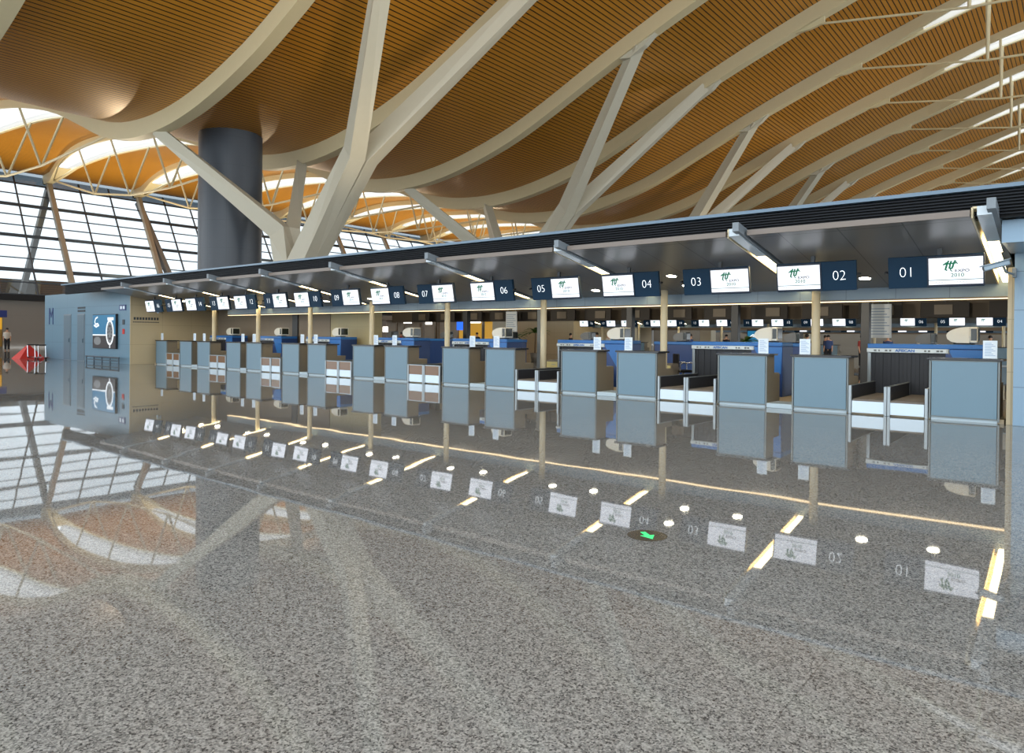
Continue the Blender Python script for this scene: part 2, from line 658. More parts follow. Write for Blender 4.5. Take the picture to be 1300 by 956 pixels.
def rib_depth(x):
    return 0.95 - 0.42 * min(1, (lens(x) - 0.16) / 0.6)


def frange(a, b, s):
    n = max(1, int(round((b - a) / s)))
    return [a + (b - a) * i / n for i in range(n + 1)]


XS = frange(X_FACADE, X_END, 1.0)

# ------------------------------------------------------------------ the setting
floor_mb = MB()
floor_mb.poly([(-77, -14, 0), (36, -14, 0), (36, 150, 0), (-77, 150, 0)], [(0, 1, 2, 3)])
struct(floor_mb.build('floor', M['granite']), 'polished speckled grey granite floor of the departure hall', 'floor')


def build_ceiling():
    me = bpy.data.meshes.new('ceiling')
    V, F, U = [], [], []
    arc, s = [], 0
    for i, x in enumerate(XS):
        if i:
            s += math.hypot(x - XS[i - 1], z_ceil(x) - z_ceil(XS[i - 1]))
        arc.append(s)
    ys = KS
    for k in ys[:-1]:
        ya, yb = RIB_Y0 + BAY * k, RIB_Y0 + BAY * (k + 1)
        for i, x in enumerate(XS):
            w = lens(x)
            V += [(x, ya + w, z_ceil(x)), (x, yb - w, z_ceil(x))]
            U += [(arc[i], ya + w), (arc[i], yb - w)]
        o = len(V) - 2 * len(XS)
        for i in range(len(XS) - 1):
            F.append((o + 2 * i, o + 2 * i + 2, o + 2 * i + 3, o + 2 * i + 1))
    me.from_pydata(V, [], F)
    uv = me.uv_layers.new(name='UVMap')
    for lp in me.loops:
        uv.data[lp.index].uv = U[lp.vertex_index]
    me.polygons.foreach_set('use_smooth', [True] * len(F))
    return obj('ceiling', me, M['slats'])


struct(build_ceiling(), 'wavy golden brown slatted ceiling sweeping over the hall', 'ceiling')


def rib_meshes():
    beam, skies, plate = MB(), [], MB()
    for sgn in (-1, 1):
        pts, fs = [], []
        for x in XS:
            w, dpt, z = lens(x), rib_depth(x), z_ceil(x)
            yi, yo = sgn * (w - 0.16 + .1 * min(1, (w - .16) / .5)), sgn * (w + 0.16)
            zi = z if w < .3 else z - dpt + .12
            pts += [(x, yi, zi), (x, yo, z + 0.02), (x, yo, z - dpt), (x, yi, z - dpt)]
        n = len(XS)
        for i in range(n - 1):
            o = 4 * i
            for a in range(4):
                b = (a + 1) % 4
                fs.append((o + a, o + b, o + 4 + b, o + 4 + a))
        fs += [(0, 1, 2, 3), (4 * n - 1, 4 * n - 2, 4 * n - 3, 4 * n - 4)]
        beam.poly(pts, fs)
    for a, b in ((-79.5, -49.0), (-8.6, 24.6)):
        xs = frange(a, b, 1.2)
        pts, fs = [], []
        for i, x in enumerate(xs):
            w = lens(x) - 0.1
            if i in (0, len(xs) - 1):
                w *= 0.35
            pts += [(x, -w, z_ceil(x) - rib_depth(x) + .06), (x, w, z_ceil(x) - rib_depth(x) + .06)]
        fs = [(2 * i, 2 * i + 2, 2 * i + 3, 2 * i + 1) for i in range(len(xs) - 1)]
        sky = MB()
        sky.poly(pts, fs, True)
        skies.append(sky.mesh('skylight'))
        for p, q in ((a - 4.5, a), (b, b + 3.2)):
            xs = frange(p, q, 0.75)
            pts = []
            for x in xs:
                w = lens(x) - 0.12
                pts += [(x, -w, z_ceil(x) - rib_depth(x) + 0.12), (x, w, z_ceil(x) - rib_depth(x) + 0.12)]
            plate.poly(pts, [(2 * i, 2 * i + 2, 2 * i + 3, 2 * i + 1) for i in range(len(xs) - 1)])
    return beam.mesh('rib_beam'), skies, plate.mesh('gusset_plate')


RB, SKY, PL = rib_meshes()
LEFT_NODES = [(-72.2, 14.5), (-64.5, 13.45), (-57.0, 13.15)]
RIGHT_NODES = [(-5.0, 19.25), (3.7, 18.75), (12.3, 18.75), (21.0, 19.25)]


def low(x):
    return z_ceil(x) - rib_depth(x)


def truss_meshes():
    out = []
    ch = MB()
    pts = [(-83.0, low(-83) + 0.1)] + LEFT_NODES + [(-45.5, low(-45.5) + 0.2)]
    for a, b in zip(pts[:-1], pts[1:]):
        ch.tube((a[0], 0, a[1]), (b[0], 0, b[1]), 0.085, n=8)
    out.append(('tie_rod', ch.mesh('tie_rod')))
    ch = MB()
    pts = [(-13.0, low(-13) - 0.05)] + RIGHT_NODES + [(29.0, low(29) - 0.05)]
    for a, b in zip(pts[:-1], pts[1:]):
        ch.tube((a[0], 0, a[1]), (b[0], 0, b[1]), 0.075, n=8)
    for x in (-13.3, 29.3):
        d = 1 if x < 8 else -1
        ch.prism([(x - 1.0 * d, low(x - d) + 0.1), (x + 1.0 * d, low(x + d) + 0.1), (x + 1.0 * d, low(x) - 0.02), (x + 0.1 * d, low(x) - 0.22)], 'Y', -0.12, 0.12)
    out.append(('tie_rod', ch.mesh('tie_rod')))
    for x, z in LEFT_NODES + RIGHT_NODES:
        for s in (-1, 1):
            st = MB()
            st.tube((x, 0.03 * s, z), (x + (0.0 if x > -20 else 1.0 * s * 0), s * lens(x), low(x) + 0.1), 0.085, n=8)
            out.append(('strut', st.mesh('strut')))
    return out


TR = truss_meshes()
ORD = ['first', 'second', 'third', 'fourth', 'fifth', 'sixth', 'seventh', 'eighth', 'ninth', 'tenth', 'eleventh', 'twelfth', 'thirteenth', 'fourteenth', 'fifteenth', 'sixteenth', 'seventeenth', 'eighteenth']
rib_parts = [('rib_beam', RB, 'rib'), ('skylight', SKY[0], 'skylight'), ('skylight', SKY[1], 'skylight'), ('gusset_plate', PL, 'rib')] + [(n, m_, 'rib') for n, m_ in TR]
for k in KS:
    if k < -1:
        lab = 'cream curved roof rib overhead, %s' % ('behind the nearest rib in view' if k == -2 else 'last one behind the camera')
    elif k == -1:
        lab = 'cream curved roof rib nearest the camera, cut by the top left corner'
    else:
        lab = 'cream curved roof rib, %s one back from the corner rib, under golden slats' % ORD[k]
    t = thing('roof_rib', (0, RIB_Y0 + BAY * k, 0), lab, 'roof rib', 'curved roof ribs')
    for n, me, m_ in rib_parts:
        o = obj(n, me, M[m_], t)
        if n == 'skylight':
            o['label'] = 'pale skylight between the two rib chords'

# branching steel trees that carry the ribs
def tree_thing(y, label):
    t = thing('branching_column', (-33.2, y, 0), label, 'column', 'branching white columns')
    b = MB()
    b.beam((0, 0, 0), (0, 0, 4.4), 1.3, 1.3)
    b.build('trunk', M['tree'], t)
    for s in (-1, 1):
        a = MB()
        a.sweep([(-.25, .28 * s, 3.7), (1.6, .30 * s, 5.75), (5.7, .36 * s, 10.25), (13.4, 4.5 * s, low(-19.8) + .15)],
                [(.66, 1.25), (.68, 1.2), (.80, 1.0), (.62, .62)])
        a.prism([(11.9, low(-21.3) + 0.2), (14.9, low(-18.3) + 0.2), (13.9, low(-19.3) - 0.28), (12.9, low(-20.3) - 0.38)], 'Y', 4.5 * s - 0.2, 4.5 * s + 0.2)
        a.build('branch', M['tree'], t)
        a = MB()
        a.sweep([(.25, .28 * s, 3.7), (-.05, .30 * s, 4.9), (-.6, .34 * s, 7.0), (-5.8, 4.5 * s, low(-39) + 0.1)],
                [(.64, 1.2), (.66, 1.1), (.74, .95), (.58, .58)])
        a.build('branch', M['tree'], t)
    return t


TREE_LAB = ['large branching ivory column nearest, rising behind the counter canopy by the dark shaft',
            'branching ivory column second in line, forking above the middle of the canopy',
            'branching ivory column third in line, forking above sign 02',
            'branching ivory column fourth in line, far back above the canopy',
            'branching ivory column fifth in line, mostly hidden by the canopy',
            'branching ivory column sixth in line, hidden low behind the canopy']
for i, lab in enumerate(TREE_LAB):
    tree_thing(21.9 + 18 * i, lab)

# the dark round shaft
sh = MB()
sh.tube((0, 0, 3.6), (0, 0, 14.6), 1.78, n=64, caps=False)
sh_o = sh.build('ventilation_shaft', M['cylinder'], None, (-39.6, 21.9, 0))
tag(sh_o, 'huge dark slate round shaft rising to the ceiling at left', 'shaft')

# ------------------------------------------------------------------ facade at the far left
FB, FT = Vector((-77.2, 0, 4.9)), Vector((-85.0, 0, 17.6))


def fac(z, off=0.0):
    s = (z - FB.z) / (FT.z - FB.z)
    n = Vector((FT.z - FB.z, 0, -(FT.x - FB.x))).normalized()
    return FB.x + (FT.x - FB.x) * s + n.x * off, z + n.z * off


for i, k in enumerate(range(-2, 15)):
    y0 = RIB_Y0 + BAY * k
    w = thing('window_%d' % (i + 1), (0, y0, 0), 'leaning glazed facade bay number %d of the hall side wall' % (i + 1), 'window')
    tag(w, kind='structure')
    g = MB()
    (xa, za), (xb, zb) = fac(4.9), fac(17.6)
    g.poly([(xa, 0.0, za), (xa, BAY, za), (xb, BAY, zb), (xb, 0.0, zb)], [(0, 1, 2, 3)])
    g.build('glass_pane', M['facade_glass'], w)
    f = MB()
    for z, t in ((16.6, .16), (15.4, .1), (14.2, .30), (13.1, .1), (12.0, .1), (10.9, .30), (9.8, .1), (8.6, .1), (7.4, .36), (6.2, .1), (4.95, .2)):
        (x1, z1), (x2, z2) = fac(z, 0.0), fac(z, 0.28 if t > .2 else .18)
        f.beam((x1, 0, z1), (x1, BAY, z1), 0.25 if t > .2 else .15, t)
    for y in (3.0, 6.0):
        (x1, z1), (x2, z2) = fac(4.9, .05), fac(17.5, .05)
        f.beam((x1, y, z1), (x2, y, z2), 0.13, 0.13)
    f.build('mullion_frame', M['mullion'], w)
    hd = MB()
    (x1, z1) = fac(16.62)
    (x2, z2) = fac(17.95)
    hd.poly([(x1 - .05, 0, z1), (x1 - .05, BAY, z1), (x2 - .05, BAY, z2), (x2 - .05, 0, z2)], [(0, 1, 2, 3)])
    hd.build('header_panel', M['frosted'], w)
    (x1, z1), (x2, z2) = fac(4.9, .35), fac(17.5, .35)
    p = MB()
    p.beam((x1, 0, z1), (x2, 0, z2), 0.42, 0.5)
    po = p.build('facade_post', M['post'], None, (0, y0, 0))
    tag(po, 'leaning tan facade post, number %d from the left end of the glass wall' % (i + 1), 'post', 'leaning facade posts')
for y, (xa, za, ya), lab in ((26.4, (-96.5, 0.5, 26.4), 'grey slanting brace outside the glass near the left edge'),
                             (35.4, (-76.6, 5.0, 36.6), 'grey slanting brace beside the second visible facade post')):
    b = MB()
    b.beam((xa, ya, za), (-84.3, y, 16.4), 0.5, 0.6)
    tag(b.build('facade_brace', M['brace']), lab, 'brace')

lw = MB()
lw.box(-77.6, -77.2, -14, 150, 0, 4.5)
struct(lw.build('wall_left', M['low_wall']), 'grey panelled low wall under the glazed facade', 'wall')
lb = MB()
lb.box(-77.7, -76.7, -14, 150, 4.4, 4.95)
struct(lb.build('trim_1', M['louver_back']), 'black beam along the foot of the glazed facade', 'trim')
bw = MB()
bw.box(-77, 36, 146, 146.4, 0, 19)
struct(bw.build('wall_back', M['back_wall']), 'distant grey end wall of the hall', 'wall')
ob = MB()
ob.box(-140, -118, -40, 160, -8, 9.0)
ob.box(-118.4, -118, -40, 160, 6.0, 6.8)
tag(ob.build('outside_building', M['outside_wall']), 'grey brown building outside seen through the lowest panes', 'building')
gp = MB()
gp.poly([(-300, -100, -8), (-78, -100, -8), (-78, 250, -8), (-300, 250, -8)], [(0, 1, 2, 3)])
struct(gp.build('ground', M['asphalt']), 'grey ground outside the glazed facade', 'ground')

# ------------------------------------------------------------------ island canopy
YL, ZL, SL = 12.7, 3.367, 0.1734
BEAM_X = [-1.15, -4.99, -8.97, -13.01, -17.0, -20.7, -24.03, -27.38, -31.2]


def soffit_z(y):
    return ZL - SL * (y - YL)


YB = 17.05


def canopy(dy, beams, x_right, label, x_left=-39.1, detail=True):
    t = thing('canopy', ((x_left + x_right) / 2, 12.9 + dy, 3.3), label, 'canopy')
    ox, oy, oz = t.location
    L = lambda x0, x1, y0, y1, z0, z1, mb: mb.box(x0 - ox, x1 - ox, y0 + dy - oy, y1 + dy - oy, z0 - oz, z1 - oz)
    back = MB()
    L(x_left, x_right, 12.98, 13.1, 3.34, 3.76, back)
    back.build('louver_backing', M['louver_back'], t)
    lv = MB()
    for i in range(8):
        z = 3.38 + i * 0.048
        lv.prism([(12.88 + dy - oy, z - oz), (12.99 + dy - oy, z + .014 - oz), (12.99 + dy - oy, z + .03 - oz), (12.88 + dy - oy, z + .016 - oz)], 'X', x_left - ox, x_right - ox)
    lv.build('louver_band', M['louver'], t)
    cp = MB()
    L(x_left, x_right, 12.8, 13.15, 3.765, 3.825, cp)
    cp.build('capping', M['cap'], t)
    rf = MB()
    L(x_left, x_right, 13.1, 31.0, 3.70, 3.76, rf)
    rf.build('roof_slab', M['dark_bulkhead'], t)
    edges = [x_right + .3] + beams
    if detail:
        xs = [(edges[i + 1] + .17, edges[i] - .235) for i in range(len(edges) - 1)] + [(-33.9, beams[-1] - .235)]
    else:
        xs = [(x_left, x_right)]
    xs = xs[1:] if detail else [(x_left, x_right)]
    xr2 = -1.07 if detail else x_right
    for a, b in xs:
        s = MB()
        y0, y1 = YL + .03, YB
        q = [(y0 + dy - oy, soffit_z(y0) - oz), (y1 + dy - oy, soffit_z(y1) - oz), (y1 + dy - oy, soffit_z(y1) + .06 - oz), (y0 + dy - oy, soffit_z(y0) + .06 - oz)]
        s.prism(q, 'X', a - ox, b - ox)
        so = s.build('soffit_panel', M['soffit'], t)
        lp = MB()
        L(a, b, YL - .02, YL + .05, ZL - .012, ZL + .085, lp)
        lp.build('soffit_lip', M['lip'], so)
    bh = MB()
    L(-31 if detail else x_left, xr2, YB, YB + .12, 2.36, 2.75, bh)
    bh.build('bulkhead', M['bulkhead'], t)
    cv = MB()
    L(-31 if detail else x_left, xr2, YB - .02, YB + .16, 2.33, 2.36, cv)
    cvo = cv.build('bulkhead_edge', M['lip' if detail else 'dark_bulkhead'], t)
    if detail:
        cv = MB()
        L(-31, xr2, YB + .0, YB + .14, 2.318, 2.331, cv)
        cv.build('cove_strip', M['cove'], cvo)
    dc = MB()
    L(-33.9 if detail else x_left, xr2, YB + .12, 29.6, 2.95, 3.02, dc)
    dc.build('inner_ceiling', M['inner_ceiling'], t)
    rb = MB()
    L(-33.9 if detail else x_left, xr2, 29.6, 29.8, 2.3, 3.02, rb)
    rb.build('rear_bulkhead', M['dark_bulkhead'], t)
    return t


canopy(0, BEAM_X, 7.0, 'long grey canopy with black louvered fascia above the near check-in counters')
FAR_BEAMS = [-0.9 - 4.0 * i for i in range(9)]
canopy(36, FAR_BEAMS, 14.0, 'second grey check-in canopy, across the aisle behind the near one', -39.1, False)
canopy(72, FAR_BEAMS, 22.0, 'third grey check-in canopy, farthest back in the hall', -39.1, False)

# light beams hung in the gaps of the soffit
def light_beam(x, dy, label, group):
    t = thing('canopy_light_beam', (x, YL + dy, soffit_z(YL)), label, 'light fitting', group)
    P = lambda y, h: (y - YL, -SL * (y - YL) + h)
    b = MB()
    b.prism([P(12.42, -.01), P(17.0, -.03), P(17.0, .12), P(12.42, .15)], 'X', .0, .115)
    b.build('steel_beam', M['steel_grey'], t)
    tr = MB()
    tr.prism([P(12.75, .12), P(17.0, .12), P(17.0, .15), P(12.75, .15)], 'X', -.21, .0)
    tr.prism([P(12.75, -.02), P(17.0, -.02), P(17.0, .14), P(12.75, .14)], 'X', -.225, -.20)
    tr.build('light_tray', M['tray'], t)
    d = MB()
    d.prism([P(12.6, -.035), P(14.0, -.035), P(14.0, .10), P(12.6, .10)], 'X', -.135, .05)
    d.build('diffuser', M['diffuser'], t)
    l = MB()
    l.prism([P(14.0, -.02), P(16.85, -.02), P(16.85, .09), P(14.0, .09)], 'X', -.125, .03)
    l.build('tube_lamp', M['lamp'], t)
    return t


lb_names = ['right of sign 01, below the security camera', 'between signs 03 and 02', 'between signs 05 and 04', 'between signs 07 and 06', 'between signs 09 and 08',
            'between signs 11 and 10', 'between signs 13 and 12', 'between signs 15 and 14', 'left of sign 15']
proto = None
for x, nm in zip(BEAM_X, lb_names):
    lab = 'slanting canopy light beam over the near counters, ' + nm
    if proto is None:
        proto = light_beam(x, 0, lab, 'near canopy light beams')
        ptree = tree_of(proto)
    else:
        copy_tree(proto, (x, YL, soffit_z(YL)), lab, ptree)
for i, x in enumerate(FAR_BEAMS):
    c = copy_tree(proto, (x, YL + 36, soffit_z(YL)), 'small lit beam under the second canopy, number %d from its right end' % (i + 1), ptree)
    c['group'] = 'far canopy light beams'

# downlights
def downlight(x, y, label, group, dy=0):
    t = thing('downlight', (x, y + dy, soffit_z(y)), label, 'ceiling light', group)
    a = math.atan(SL)
    r = MB()
    r.lathe([(.11, .0), (.145, -.012), (.15, .0)], n=24)
    r.build('trim_ring', M['steel'], t, rot=(-a, 0, 0))
    l = MB()
    l.lathe([(.0, -.006), (.11, -.004)], n=24)
    l.build('lamp', M['downlight'], t, rot=(-a, 0, 0))
    return t


DL = []
for i in range(8):
    base = -3.62 - 4.02 * i
    DL += [(base, 16.2, 'left', i), (base + 1.3, 16.3, 'right', i)]
    DL += [(base + .05, 15.25, 'front', i)] if i % 2 == 1 else []
dl0 = None
for x, y, side, i in DL:
    lab = 'round warm downlight in the near soffit, %s one behind signs %02d and %02d' % (side, 2 * i + 1, 2 * i + 2)
    if dl0 is None:
        dl0 = downlight(x, y, lab, 'near canopy downlights')
        dtree = tree_of(dl0)
    else:
        copy_tree(dl0, (x, y, soffit_z(y)), lab, dtree)
for i in range(14):
    x = -2.5 - 2.1 * i
    c = copy_tree(dl0, (x, 52.2, soffit_z(16.2)), 'tiny downlight of the second canopy, number %d from the right' % (i + 1), dtree)
    c['group'] = 'far canopy downlights'

# fill lights added out of sight behind the bulkhead to brighten the staff area
def fill(x, y, label, group):
    t = thing('fill_light', (x, y, 2.95), label, 'ceiling light', group)
    m = MB()
    m.rbox(-.75, .75, -.08, .08, -.05, 0, .01)
    m.build('casing', M['steel'], t)
    m = MB()
    m.box(-.72, .72, -.06, .06, -.058, -.049)
    m.build('tube_lamp', M['fill'], t)
    ld = bpy.data.lights.new('fill_spot', 'SPOT')  # extra spot added to brighten the rear bulkhead
    ld.energy = 260
    ld.color = (1.0, .88, .7)
    ld.spot_size = math.radians(95)
    ld.spot_blend = .7
    ld.shadow_soft_size = .08
    lo = bpy.data.objects.new('fill_spot', ld)
    COL.objects.link(lo)
    lo.parent = t
    lo.location = (0, .15, -.1)
    lo.rotation_euler = (math.radians(74), 0, 0)
    return t


bt = None
for j, y in enumerate((18.9, 54.9, 90.9)):
    for i in range(8):
        x = -3.0 - 4.06 * i
        lab = '%s batten light added unseen above the %s island, number %d from the right' % ('white', ('near', 'second', 'third')[j], i + 1)
        if bt is None:
            bt = fill(x, y, lab, 'batten lights of the islands')
            btree = tree_of(bt)
        else:
            copy_tree(bt, (x, y, 2.95), lab, btree)

# round columns under the soffit
COLS = [-4.71, -8.46, -12.34, -16.28, -20.11, -23.87, -27.65, -31.39]
for i, x in enumerate(COLS):
    c = MB()
    c.tube((0, 0, .07), (0, 0, soffit_z(16.6) + .01), .09, n=20)
    c.lathe([(.09, .07), (.13, .07), (.13, .10), (.09, .12)], n=20)
    o = c.build('round_column', M['column'], None, (x, 16.6, 0))
    tag(o, 'slim beige round column behind counters %02d and %02d' % (2 * i + 2, 2 * i + 3), 'column', 'slim columns behind the near counters')
for i in range(9):
    o = obj('round_column', bpy.data.objects['round_column'].data, None, None, (-3.9 - 3.6 * i, 52.6, -.07))
    tag(o, 'distant slim beige column under the second canopy, number %d from the right' % (i + 1), 'column', 'slim columns of the second island')
for i, x in enumerate((-5.87, -10.47, -15.07, -19.84, -24.6)):
    c = MB()
    c.rbox(-.14, .14, -.14, .14, 0, 2.95, .02)
    c.box(-.17, .17, -.17, .17, 2.85, 2.95)
    o = c.build('dark_post', M['steel_grey'] if i == 3 else M['pole'], None, (x, 26.5, 0))
    tag(o, 'dark square post at the back of the near island, number %d from the right' % (i + 1), 'post', 'dark posts at the back of the island')

# ------------------------------------------------------------------ number signs
TILT = math.radians(11)
DIG = {}


def sign_parts():
    W, Hh = 1.46, .56
    out = {}
    b = MB()
    b.rbox(-W / 2, W / 2, -.03, .05, -Hh / 2, Hh / 2, .008)
    out['board'] = b.mesh('board')
    for side in (-1, 1):
        cx = side * .315
        z = MB()
        z.box(cx - .425, cx + .425, -.045, -.02, -.265, .265)
        out['bezel', side] = z.mesh('bezel')
        s = MB()
        s.box(cx - .40, cx + .40, -.05, -.04, -.232, .232)
        out['screen', side] = s.mesh('screen')
        y = -.053
        lg = MB()
        o = cx - .07
        for pts, w in (([(-.10, .105), (-.07, .14), (-.045, .15)], .012), ([(-.065, .06), (-.05, .12), (-.03, .165)], .022), ([(-.095, .12), (.08, .135)], .016),
                       ([(-.015, .055), (-.005, .12), (.01, .16)], .022), ([(.03, .075), (.045, .13), (.065, .17)], .022), ([(.03, .075), (.02, .05), (-.005, .045)], .018),
                       ([(-.065, .06), (-.075, .035), (-.055, .02)], .018), ([(.10, .12), (.075, .16)], .010), ([(.0, .05), (.0, .02), (.02, .0)], .012)):
            lg.ribbon([(o + px * 1.05, pz * 1.05 - .005) for px, pz in pts], w * 1.35, y)
        out['logo', side] = lg.mesh('screen_emblem')
        st = MB()
        st.box(cx - .40, cx + .40, -.053, -.046, -.158, -.146)
        out['stripe', side] = st.mesh('screen_stripe')
        tx = MB()
        tx.box(cx - .10, cx + .16, -.053, -.046, -.128, -.124)
        for i in range(14):
            tx.box(cx - .30 + i * .045, cx - .275 + i * .045, -.053, -.046, -.194, -.188)
        out['lines', side] = tx.mesh('screen_text_lines')
        p = MB()
        p.box(-.035 + cx * .2, .035 + cx * .2, .0, .06, .2, 1.05)
        out['post', side] = p.mesh('hanging_post')
    ex = text_mesh('EXPO', .066, 'screen_word', bold=.0015, sx=1.3)
    yr = text_mesh('2010', .09, 'screen_word', bold=.0015, sx=1.1)
    out['expo'], out['year'] = ex, yr
    return out


SP = sign_parts()


def number_mesh(n):
    if n not in DIG:
        DIG[n] = text_mesh('%02d' % n, .265, 'number', bold=-.007, sx=.96)
    return DIG[n]


def number_sign(n, x, y, z, label, group, far=False, post_top=None):
    side = 1 if n % 2 else -1            # odd boards carry the screen at the right, even ones at the left
    t = thing('number_sign', (x, y, z), label, 'sign', group)
    R = (TILT, 0, 0)
    bd = obj('board', SP['board'], M['sign'], t, rot=R)
    bz = obj('bezel', SP['bezel', side], M['bezel'], t, rot=R)
    obj('screen', SP['screen', side], M['screen'], bz)
    obj('screen_emblem', SP['logo', side], M['green'], bz)
    if not far:
        obj('screen_stripe', SP['stripe', side], M['teal'], bz)
        obj('screen_text_lines', SP['lines', side], M['inkgrey'], bz)
        obj('screen_word', SP['expo'], M['inkgrey'], bz, (side * .315 + .10, -.05, .0))
        obj('screen_word', SP['year'], M['green'], bz, (side * .315 + .03, -.05, -.075))
    obj('number', number_mesh(n), M['number'], bd, (-side * .43, -.033, 0))
    p = MB()
    px = side * .07
    top = soffit_z(14.3) - z + .03
    p.beam((px, .03, .18), (px, .05, top), .07, .05)
    p.build('hanging_post', M['pole'], t)
    if not far:
        s = MB()
        s.tube((-side * .74, .03, .02), (-side * .78, .03, .02), .022, n=8)
        s.tube((-side * .78, .03, .02), (-side * .78, -.06, .0), .022, n=8)
        s.build('sensor', M['black'], t)
    return t


SIGN_X = [(-2.77, -1.37), (-4.78, -3.35), (-6.82, -5.36), (-8.89, -7.39), (-11.03, -9.5), (-13.1, -11.6), (-15.25, -13.72), (-17.31, -15.82), (-19.37, -17.91),
          (-21.44, -19.95), (-23.42, -21.92), (-25.42, -23.96), (-27.32, -25.9), (-29.32, -27.81), (-31.24, -29.66), (-33.13, -31.56)]
for i, (a, b) in enumerate(SIGN_X):
    n = i + 1
    number_sign(n, (a + b) / 2, 14.3, 2.68, 'navy board numbered %02d with white screen hanging over the near counters' % n, 'near number boards')
for n in range(4, 19):
    x = -4.35 - 2.03 * (n - 4)
    number_sign(n, x, 50.3, 2.66, 'small distant navy board numbered %02d with white screen, under the second canopy' % n, 'distant number boards', True)
for j in range(14):
    x = 5.0 - 2.6 * j
    n = j + 1
    number_sign(n, x, 86.3, 2.66, 'tiny farthest navy board with white screen under the third canopy, number %02d' % n, 'farthest number boards', True)

# backs of the rear row's boards, hanging under the rear bulkhead
for i in range(15):
    x = -1.8 - 2.03 * i
    t = thing('rear_number_board', (x, 28.6, 2.56), 'dark back of a hanging board in the rear row, number %d from the right' % (i + 1), 'sign', 'backs of the rear number boards')
    b = MB()
    b.rbox(-.73, .73, -.04, .06, -.27, .27, .01)
    b.build('board', M['board_back'], t)
    b = MB()
    b.box(-.2 + .1 * (-1) ** i, .35 + .1 * (-1) ** i, -.09, -.03, -.17, .17)
    b.build('rear_box', M['desk_side'], t)
    b = MB()
    b.box(-.04, .04, -.03, .03, .25, .39)
    b.build('hanging_post', M['pole'], t)

# ------------------------------------------------------------------ check-in desks
DESK = [(-2.22, -1.19), (-4.71, -3.67), (-6.34, -5.27), (-8.95, -7.85), (-10.63, -9.52), (-13.27, -12.16), (-15.0, -13.86), (-17.59, -16.51), (-19.22, -18.15),
        (-21.79, -20.77), (-23.46, -22.34), (-25.93, -24.9), (-27.44, -26.46), (-29.88, -28.9), (-31.45, -30.51), (-33.86, -32.82)]
Y0 = 15.07


def desk(label):
    W = 1.06
    h = W / 2
    t = thing('check_in_desk', (0, 0, 0), label, 'desk', 'near check-in desks')
    b = MB()
    b.rbox(-h + .025, h - .025, 0, .03, .075, 1.085, .004)
    b.build('front_panel', M['desk_front'], t)
    e = MB()
    for s in (-1, 1):
        e.box(s * h - .014, s * h + .014, -.004, .045, .02, 1.10)
    e.box(-h, h, -.004, .04, 1.085, 1.105)
    e.box(-h, h, -.008, .03, .055, .075)
    e.build('edge_trim', M['trim_grey'], t)
    k = MB()
    k.box(-h + .02, h - .02, .03, .8, .0, .075)
    k.build('kick_plate', M['plinth'], t)
    for s in (-1, 1):
        sd = MB()
        x0, x1 = (h - .03, h) if s > 0 else (-h, -h + .03)
        sd.prism([(.04, .08), (.86, .08), (.86, .70), (.50, .70), (.50, 1.10), (.04, 1.10)], 'X', x0, x1)
        sd.build('side_panel', M['desk_side'], t)
    bk = MB()
    bk.box(-h + .03, h - .03, .45, .48, .70, 1.1)
    bk.build('back_board', M['desk_side'], t)
    tp = MB()
    tp.rbox(-h - .05, h + .07, -.03, .54, 1.105, 1.145, .006)
    tp.build('counter_top', M['desk_top'], t)
    wt = MB()
    wt.rbox(-h + .03, h - .03, .48, .9, .68, .715, .006)
    wt.build('work_top', M['desk_side'], t)
    return t


d0 = None
for i, (a, b) in enumerate(DESK):
    n = i + 1
    lab = 'blue-grey check-in desk with black top under number board %02d' % n
    if d0 is None:
        d0 = desk(lab)
        d0.location = ((a + b) / 2, Y0, 0)
        d0.scale = (1, 1, 1)
        d_tree = tree_of(d0)
    else:
        copy_tree(d0, ((a + b) / 2, Y0, 0), lab, d_tree)

# raised plinth under the staff area
pl = MB()
pl.box(-34.15, -1.1, Y0 + .06, 20.4, 0.0, .07)
plo = pl.build('staff_plinth', M['staff_floor'])
tag(plo, 'low beige staff platform under the near check-in island', 'platform')
for j in range(8):
    a, b = DESK[2 * j + 1], DESK[2 * j + 2] if 2 * j + 2 < 16 else None
    if b is None:
        break
    s = MB()
    s.rbox(b[1] + .01, a[0] - .01, Y0 + .0, Y0 + .7, .0, .10, .008)
    tag(s.build('passage_step', M['plinth']), 'pale step in the passage between desks %02d and %02d' % (2 * j + 2, 2 * j + 3), 'step', 'steps between the desks')

# paper notices in acrylic stands
STAND = [-1.33, -4.545, -5.415, -8.74, -9.645, -13.02, -13.95, -17.36, -18.29, -21.63, -22.46, -25.74, -26.58, -29.73, -30.58, -33.7]
s0 = None
for i, x in enumerate(STAND):
    lab = 'white notice in a clear stand on the desk under board %02d' % (i + 1)
    if s0 is None:
        s0 = thing('notice_stand', (x, 15.28, 1.146), lab, 'notice', 'notices on the desk tops')
        m = MB()
        m.box(-.105, .105, -.05, .05, 0, .006)
        m.build('acrylic_base', M['clear_plastic'], s0)
        m = MB()
        m.box(-.108, .108, -.006, .006, .004, .325)
        pp = m.build('paper_sheet', M['paper'], s0)
        m = MB()
        for r in range(9):
            m.box(-.08, .08 - .03 * (r % 3), -.0075, -.005, .05 + r * .028, .06 + r * .028)
        m.build('printed_lines', M['paper_ink'], pp)
        s_tree = tree_of(s0)
    else:
        copy_tree(s0, (x, 15.28, 1.146), lab, s_tree)

